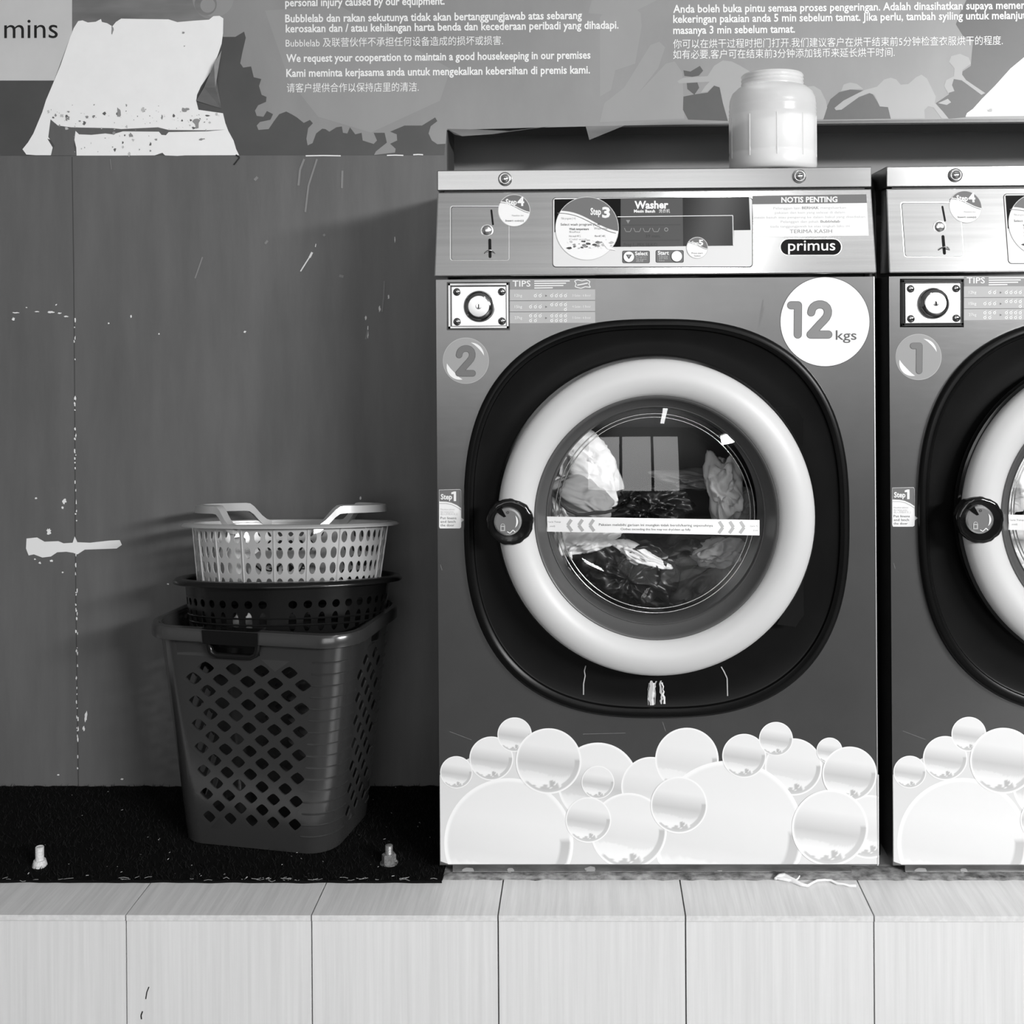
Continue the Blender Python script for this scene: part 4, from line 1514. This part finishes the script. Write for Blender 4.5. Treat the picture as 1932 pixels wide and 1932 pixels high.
for i in range(60):
    x, y = rc.uniform(-1.1, xcr), ycb + (YW - ycb) * rc.random() ** 1.6
    a = rc.uniform(.0005, .0012)
    l = rc.uniform(1, 3)
    t = rc.uniform(0, PI)
    c = Vector((x, y, ZS + rc.uniform(.008, .011)))
    d = Vector((math.cos(t), math.sin(t), 0)) * a * l
    e = Vector((-math.sin(t), math.cos(t), .3)) * a * .6
    mb.poly([c - d - e, c + d - e, c + d + e, c - d + e], 'lint')
for i in range(45):
    x = rc.uniform(-1.1, xcr - .01)
    c = Vector((x, ycb + rc.uniform(.0, .004), ZS + rc.uniform(.003, .008)))
    l = rc.uniform(.003, .009)
    mb.tube([c, c + Vector((l, rc.uniform(-.001, .001), rc.uniform(-.002, .002))), c + Vector((l * 2, 0, rc.uniform(-.002, .003)))], .0004, 'lint_grey', 5)
li = mb.build('mat_lint', mat_, smooth=0)
li['kind'] = 'stuff'


# ------------------------------------------------------------------ anchor bolts through the mat
def anchor(px, pyb, pyt, wd, nutw, nuth, white, label):
    b = PZ(px, pyb - 4, ZS + .004)
    k = (b.y + 1.93) / F
    t = thing('anchor_bolt', (b.x, b.y, ZS), label, 'bolt', 'anchor bolts through the mat')
    h = (pyb - pyt) * k
    m_ = 'bolt_white' if white else 'bolt_grey'
    r = wd / 2 * k
    mb = MB()
    pr = [(r, 0.0)]
    z = .004
    while z < h:
        pr += [(r, z), (r * .93, z + .0009)]
        z += .0018
    pr += [(r * .9, h), (r * .4, h + .0006), (.0003, h + .0006)]
    mb.lathe((b.x, b.y, ZS), pr, m_, 20, axis='Z')
    mb.build('bolt_shank', t, smooth=30)
    mb = MB()
    rn = nutw / 2 * k
    z0 = .004
    if white:
        prf = [(rn, 0), (rn * 1.0, z0 + .001), (rn * .8, z0 + nuth * k), (r, z0 + nuth * k)]
        n = 18
    else:
        prf = [(rn, z0), (rn, z0 + nuth * k * .9), (rn * .82, z0 + nuth * k), (r, z0 + nuth * k)]
        n = 6
    mb.lathe((b.x, b.y, ZS), prf, m_, n, axis='Z')
    mb.build('washer_plate' if white else 'hex_nut', t, smooth=25)
    mb = MB()
    mb.lathe((b.x, b.y, ZS), [(rn * 1.25, 0), (rn * 1.25, z0 + .001), (r, z0 + .0015)], m_, 24, axis='Z')
    if not white:
        mb.build('washer_plate', t, smooth=25)
    return t


anchor(75, 1637, 1598, 15.5, 27, 11, True, 'white painted anchor bolt standing on the left of the black mat')
anchor(734, 1632, 1594, 14.5, 27, 18, False, 'grey anchor bolt with hex nut on the black mat beside the left machine')


# ------------------------------------------------------------------ laundry baskets
def holed(mb, mp, u0, u1, v0, v1, hole, mat):
    """One rectangular cell u0..u1 x v0..v1 with a hole outline: hole(a) -> (du, dv) in cell halves."""
    cu, cv, hu, hv = (u0 + u1) / 2, (v0 + v1) / 2, (u1 - u0) / 2, (v1 - v0) / 2
    n = 16
    outer_, inner_ = [], []
    for i in range(n):
        a = 2 * PI * i / n
        c, s = math.cos(a), math.sin(a)
        k = 1 / max(abs(c), abs(s))
        outer_.append(mp(cu + hu * c * k, cv + hv * s * k))
        x, y = hole(a)
        inner_.append(mp(cu + hu * x, cv + hv * y))
    mb.add(outer_ + inner_, [(i, (i + 1) % n, n + (i + 1) % n, n + i) for i in range(n)], mat)


def quad_strip(mb, mp, us, vs_, mat):
    pts = [mp(u, v) for v in vs_ for u in us]
    n = len(us)
    mb.add(pts, [(j * n + i, j * n + i + 1, (j + 1) * n + i + 1, (j + 1) * n + i) for j in range(len(vs_) - 1) for i in range(n - 1)], mat)


# --- tall square hamper
Zm = ZS + .007
HYAW = R(-11)
e1 = Vector((math.cos(HYAW), math.sin(HYAW), 0))
e2 = Vector((-e1.y, e1.x, 0))
HB = Vector((-.6005, .187, Zm))
HZ = .402
bx, by = .150, .104
tx_, ty_ = .195, .121
hamper = thing('laundry_hamper', HB, 'tall dark grey square plastic laundry hamper with diamond holes standing on the mat', 'laundry basket')
CR = .05


def hpt(side, s, z, out_=0.0):
    """Point on the hamper wall. side 0..3 front,right,back,left; s in -1..1 along the straight part; >1: corner arc."""
    t = max(0.0, min(1.0, z / HZ))
    X, Y = bx + (tx_ - bx) * t + out_, by + (ty_ - by) * t + out_
    c = CR + out_
    if side == 0: lx, ly = s * (X - c), -Y
    elif side == 1: lx, ly = X, s * (Y - c)
    elif side == 2: lx, ly = -s * (X - c), Y
    else: lx, ly = -X, -s * (Y - c)
    return HB + e1 * lx + e2 * ly + Vector((0, 0, z))


def hcorner(side, a, z, out_=0.0):
    """Corner that follows side: a 0..1."""
    t = max(0.0, min(1.0, z / HZ))
    X, Y = bx + (tx_ - bx) * t + out_, by + (ty_ - by) * t + out_
    c = CR + out_
    ang = -PI / 2 + side * PI / 2 + a * PI / 2
    sx, sy = [(1, -1), (1, 1), (-1, 1), (-1, -1)][side]
    return HB + e1 * (sx * (X - c) + c * math.cos(ang)) + e2 * (sy * (Y - c) + c * math.sin(ang)) + Vector((0, 0, z))


mb = MB()
zlo, zhi = .030, .350
NR = 7.5
for side in range(4):
    nx = 5 if side % 2 == 0 else 3
    mp = lambda u, v, side=side: hpt(side, u, v)
    cu, cv = 2 * 1.0 / (nx * 2) , (zhi - zlo) / (NR * 2)
    ni, nj = int(nx * 2) + 1, int(NR * 2) + 1
    for j in range(nj):
        for i in range(ni):
            if (i + j) % 2:
                continue
            u, v = -1 + i * cu * 1.0, zlo + j * cv
            u = -1 + 2 * i / (ni - 1)
            du = 2 / (ni - 1)
            edge = i in (0, ni - 1) or j in (0, nj - 1)
            if edge:
                cand = [(u + du, v), (u, v + cv), (u - du, v), (u, v - cv)]
                cl = []
                for (a, b) in cand:
                    cl.append((max(-1, min(1, a)), max(zlo, min(zhi, b))))
                q = []
                for p in cl:
                    if p not in q:
                        q.append(p)
                # corner-cut cells stay solid
                if len(q) >= 3:
                    mb.poly([mp(*p) for p in q], 'hamper')
                continue
            n = 16
            o_, h_ = [], []
            for k in range(n):
                a = 2 * PI * k / n
                c, s = math.cos(a), math.sin(a)
                kd = 1 / (abs(c) + abs(s))
                o_.append(mp(u + du * c * kd, v + cv * s * kd))
                r4 = (abs(c) ** 1.25 + abs(s) ** 1.25) ** (-1 / 1.25)
                h_.append(mp(u + du * .60 * c * r4, v + cv * .53 * s * r4))
            mb.add(o_ + h_, [(k, (k + 1) % n, n + (k + 1) % n, n + k) for k in range(n)], 'hamper')
    us = [-1, -.62, -.3, 0, .3, .6, 1]
    quad_strip(mb, mp, us, [0, .008, zlo], 'hamper')
    if side in (0, 2):
        quad_strip(mb, mp, us, [zhi, .356], 'hamper')
        quad_strip(mb, mp, [-1, -.50], [.356, HZ], 'hamper')
        quad_strip(mb, mp, [.18, .6, 1], [.356, HZ], 'hamper')
        quad_strip(mb, mp, [-.50, .18], [HZ - .010, HZ], 'hamper')
    else:
        quad_strip(mb, mp, us, [zhi, HZ], 'hamper')
    quad_strip(mb, lambda u, v, side=side: hcorner(side, u, v), [i / 10 for i in range(11)], [0, .008] + [zlo + (zhi - zlo) * i / 15 for i in range(16)] + [HZ], 'hamper')
per = [hpt(0, s, 0) for s in (-1, 1)]
floor_pts = []
for side in range(4):
    floor_pts += [hpt(side, -1, .004), hpt(side, 1, .004)] + [hcorner(side, i / 8, .004) for i in range(1, 8)]
mb.poly(floor_pts, 'hamper')
# moulded hoops on the rounded corners
for j in range(16):
    z = zlo + (zhi - zlo) * j / 15
    for side in (0, 1):
        nxt = (side + 1) % 4
        mb.tube([hpt(side, .93, z, .0010)] + [hcorner(side, i / 8, z, .0010) for i in range(9)] + [hpt(nxt, -.93, z, .0010)], .0007, 'hamper', 6)
mb.build('hamper_body', hamper, smooth=30, solid=.0028)
# rim
mb = MB()
prof = [(-.002, HZ - .004), (0.0, HZ), (.006, HZ + .003), (.013, HZ + .001), (.0165, HZ - .004), (.0175, HZ - .021), (.0155, HZ - .0225), (.015, HZ - .006)]
ring = []
for side in range(4):
    ring += [('s', side, -1 + 2 * i / 10) for i in range(11)] + [('c', side, i / 8) for i in range(1, 8)]
vs = []
for (ou, z) in prof:
    for kd, side, s in ring:
        vs.append(hpt(side, s, z, ou) if kd == 's' else hcorner(side, s, z, ou))
n = len(ring)
fs = [(j * n + i, j * n + (i + 1) % n, (j + 1) * n + (i + 1) % n, (j + 1) * n + i) for j in range(len(prof) - 1) for i in range(n)]
mb.add(vs, fs, 'hamper')
mb.build('hamper_rim', hamper, smooth=40)
# dark grip frames in front and back
for side in (0, 2):
    mb = MB()
    pts = []
    for (s, z) in [(-.5, HZ), (-.5, .372), (-.47, .360), (-.40, .355), (.08, .355), (.15, .360), (.18, .372), (.18, HZ)]:
        pts.append(hpt(side, s, z, .008))
    mb.tube(pts, .0055, 'basket_black', 10)
    quad_strip(mb, lambda u, v, side=side: hpt(side, u, v, .019), [-.54, -.3, 0, .22], [HZ - .024, HZ + .001], 'basket_black')
    quad_strip(mb, lambda u, v, side=side: hpt(side, u, HZ + .0035, v), [-.54, -.3, 0, .22], [.0, .019], 'basket_black')
    mb.build('handle', hamper, smooth=40)


# --- oval baskets stacked in the hamper
def oval(center, yaw, tilt):
    ma = Matrix.Translation(center) @ Matrix.Rotation(yaw, 4, 'Z') @ Matrix.Rotation(tilt, 4, 'X')
    return lambda th, z, a, b: ma @ Vector((a * math.cos(th), b * math.sin(th), z))


kb = (.15 + 1.93) / F
# middle basket: black
cm = PY(541, 1092, .185)
mid = thing('oval_basket', (cm.x, cm.y, cm.z - .115), 'black oval plastic basket wedged between the tall hamper and the grey basket', 'laundry basket')
A1, B1, A0, B0, HM = .206, .147, .188, .128, .115
om = oval(Vector((cm.x, cm.y, cm.z - HM)), R(1), R(-8.0))


def mmap(u, v):
    t = v / HM
    a, b = A0 + (A1 - A0) * t ** .8, B0 + (B1 - B0) * t ** .8
    return om(u, v, a - .012, b - .012)


mb = MB()
NC = 44
TH = [2 * PI * i / NC for i in range(NC + 1)]
oval_hole = lambda sx, sy: (lambda a: (sx * math.cos(a), sy * math.sin(a)))
for i in range(NC):
    skip = i in (33, 11)
    if skip:
        quad_strip(mb, mmap, [TH[i], TH[i + 1]], [.012, .048, .089], 'basket_black')
    else:
        holed(mb, mmap, TH[i], TH[i + 1], .067, .089, oval_hole(.58, .66), 'basket_black')
        holed(mb, mmap, TH[i], TH[i + 1], .027, .067, oval_hole(.54, .86), 'basket_black')
quad_strip(mb, mmap, TH, [0, .027], 'basket_black')
quad_strip(mb, mmap, TH, [.089, .1, HM], 'basket_black')
mb.poly([mmap(t, .002) for t in TH[:-1]], 'basket_black')
for z in (.041, .053):
    mb.tube([mmap(t, z) for t in TH[:-1]], .0011, 'basket_black', 6, closed=True)
mb.build('basket_body', mid, smooth=50, solid=.002)
mb = MB()
NQ = 72
prof = [(-.013, HM - .004), (-.010, HM + .002), (-.003, HM + .005), (.006, HM + .003), (.011, HM - .003), (.010, HM - .006), (.004, HM - .005)]
vs = [om(2 * PI * i / NQ, z, A1 + d, B1 + d) for d, z in prof for i in range(NQ)]
mb.add(vs, [(j * NQ + i, j * NQ + (i + 1) % NQ, (j + 1) * NQ + (i + 1) % NQ, (j + 1) * NQ + i) for j in range(len(prof) - 1) for i in range(NQ)], 'basket_black')
mb.build('basket_rim', mid, smooth=60)

# top basket: grey with raised handles
ct = PY(545, 989, .185)
top = thing('oval_basket', (ct.x, ct.y, ct.z - .125), 'light grey oval plastic basket with two raised handles, topmost of the basket stack', 'laundry basket')
TA1, TB1, TA0, TB0, HT = .186, .121, .170, .098, .125
ot_ = oval(Vector((ct.x, ct.y, ct.z - HT)), R(0), R(-8.0))


def tmap(u, v):
    t = v / HT
    return ot_(u, v, TA0 + (TA1 - TA0) * t, TB0 + (TB1 - TB0) * t)


mb = MB()
NC2 = 56
TH2 = [2 * PI * i / NC2 for i in range(NC2 + 1)]
rows = [.006, .034, .062, .090, .118]
for i in range(NC2):
    for j in range(4):
        holed(mb, tmap, TH2[i], TH2[i + 1], rows[j], rows[j + 1], oval_hole(.62, .76), 'basket_grey')
quad_strip(mb, tmap, TH2, [0, .006], 'basket_grey')
quad_strip(mb, tmap, TH2, [.118, HT], 'basket_grey')
mb.poly([tmap(t, .002) for t in TH2[:-1]], 'basket_grey')
mb.build('basket_body', top, smooth=50, solid=.0018)
mb = MB()
for i in range(0, NC2, 3):
    t = TH2[i]
    mb.tube([ot_(t, z, TA0 + (TA1 - TA0) * z / HT + .001, TB0 + (TB1 - TB0) * z / HT + .001) for z in (0, .04, .08, HT)], .0016, 'basket_grey', 6)
mb.build('basket_rib', top, smooth=60)
mb = MB()
prof = [(-.002, HT - .004), (0, HT + .002), (.008, HT + .003), (.017, HT + .0015), (.0215, HT - .002), (.021, HT - .004), (.012, HT - .001)]
vs = [ot_(2 * PI * i / NQ, z, TA1 + d, TB1 + d) for d, z in prof for i in range(NQ)]
mb.add(vs, [(j * NQ + i, j * NQ + (i + 1) % NQ, (j + 1) * NQ + (i + 1) % NQ, (j + 1) * NQ + i) for j in range(len(prof) - 1) for i in range(NQ)], 'basket_grey')
mb.build('basket_rim', top, smooth=60)
for base in (180, 0):
    mb = MB()
    N_ = 40
    vs = []
    for i in range(N_ + 1):
        f_ = -1 + 2 * i / N_
        t = R(base + 68 * f_)
        g = min(1.0, max(0.0, (1 - abs(f_)) / .28))
        g = g * g * (3 - 2 * g)
        z = HT + .001 + .036 * g
        wd = .014
        th_ = .0155
        for (d, dz) in ((-.004, 0), (wd - .004, -.002), (wd - .003, -th_), (-.002, -th_)):
            vs.append(ot_(t, z + dz, TA1 + d - .014 * g, TB1 + d - .010 * g))
    fs = []
    for i in range(N_):
        for j in range(4):
            k = (j + 1) % 4
            fs.append((i * 4 + j, i * 4 + k, i * 4 + 4 + k, i * 4 + 4 + j))
    fs += [(0, 1, 2, 3), (N_ * 4 + 3, N_ * 4 + 2, N_ * 4 + 1, N_ * 4)]
    mb.add(vs, fs, 'basket_grey')
    mb.build('handle', top, smooth=50)

# things lying in the top basket
bz = ct.z - HT + .024
carton = thing('small_carton', (ct.x + .01, ct.y + .0, bz), 'white lettered carton lying inside the light grey top basket', 'box')
mb = MB()
mb.box(ct.x - .065, ct.x + .045, ct.y - .045, ct.y + .03, bz + .001, bz + .045, 'sticker_row')
mb.build('carton_body', carton, smooth=0, bevel=.001)
mb = MB()
yc_ = ct.y - .045


def ksurf(px, py, off=0.0):
    return PY(px, py, yc_ - off)


mb.text('NGYSMA', 478, 1078, 20, ksurf, .0006, 'print_black', x1=582, bold=.02)
mb.build('lettering', carton, smooth=0)
bt = thing('small_bottle', (ct.x - .09, ct.y - .02, bz), 'white round-topped bottle beside the carton in the top basket', 'bottle')
mb = MB()
mb.lathe((ct.x - .09, ct.y - .02, bz), [(.0005, 0), (.02, .0), (.022, .004), (.022, .05), (.018, .058), (.011, .062)], 'cloth_white', 24, axis='Z', caps=False)
mb.build('bottle_body', bt, smooth=50)
mb = MB()
mb.lathe((ct.x - .09, ct.y - .02, bz), [(.0125, .06), (.0125, .076), (.010, .079), (.0005, .08)], 'cloth_white', 20, axis='Z')
mb.build('bottle_cap', bt, smooth=50)

# ------------------------------------------------------------------ torn string on the tiles
mb = MB()
sp = [(1462, 1658), (1470, 1654), (1480, 1653), (1488, 1658), (1500, 1663), (1512, 1669), (1524, 1671), (1532, 1666), (1542, 1661), (1556, 1660), (1568, 1661), (1580, 1667), (1592, 1668), (1603, 1671), (1615, 1671)]
pts = [PZ(x, y, ZS + .0035) for x, y in sp]
mb.tube(pts, [.002, .0045, .005, .005, .0042, .003, .0022, .0018, .0018, .0018, .002, .002, .0018, .002, .0022], 'cloth_white', 8)
mb.tube([PZ(1500, 1662, ZS + .005), PZ(1506, 1657, ZS + .008), PZ(1509, 1652, ZS + .011)], [.0016, .0014, .0008], 'cloth_white', 6)
mb.tube([PZ(1466, 1657, ZS + .004), PZ(1478, 1658, ZS + .006), PZ(1490, 1661, ZS + .005)], [.0022, .003, .0025], 'cloth_white', 6)
tag(mb.build('torn_string', smooth=60), 'scrap of white torn string on the tiles under the left machine front', 'string')

# wall-and-ceiling lamp housing behind the tube light
cl = thing('ceiling_light', LAMP, 'long tube lamp hung from the ceiling at the front of the shop', 'lamp')
mq = lamp_dir.to_matrix()
mb = MB()
mb.add([LAMP + mq @ Vector((x, y, z)) for x in (-1.02, 1.02) for y in (-.15, .15) for z in (.006, .05)], [(0, 1, 3, 2), (4, 6, 7, 5), (0, 4, 5, 1), (2, 3, 7, 6), (0, 2, 6, 4), (1, 5, 7, 3)], 'room_wall')
mb.build('lamp_housing', cl, smooth=0)
mb = MB()
mb.add([LAMP + mq @ Vector((x, y, z)) for x in (-1.1, 1.1) for (y, z) in ((.16, .05), (.16, -.34), (.172, .05), (.172, -.34))], [(0, 1, 3, 2), (4, 6, 7, 5), (0, 4, 5, 1), (2, 3, 7, 6), (0, 2, 6, 4), (1, 5, 7, 3)], 'room_dark')
mb.build('added_lamp_shade', cl, smooth=0)  # unseen plate added to keep the lamp's light off the ceiling
mb = MB()
for sx in (-.8, .8):
    p = LAMP + mq @ Vector((sx, 0, .04))
    mb.tube([p, (p.x, p.y, ZC)], .006, 'room_dark', 8)
    mb.build('hanger_rod', cl, smooth=60)
    mb = MB()

ct_ = thing('ceiling_light', TUBE, 'slim ceiling tube lamp running front to back over the washing machines', 'lamp')
mb = MB()
mb.box(TUBE.x - .08, TUBE.x + .08, TUBE.y - 1.55, TUBE.y + 1.55, TUBE.z + .01, ZC, 'ceiling_white')
mb.build('lamp_housing', ct_, smooth=0)

for o in list(bpy.data.objects):
    if '_org' in o:
        del o['_org']
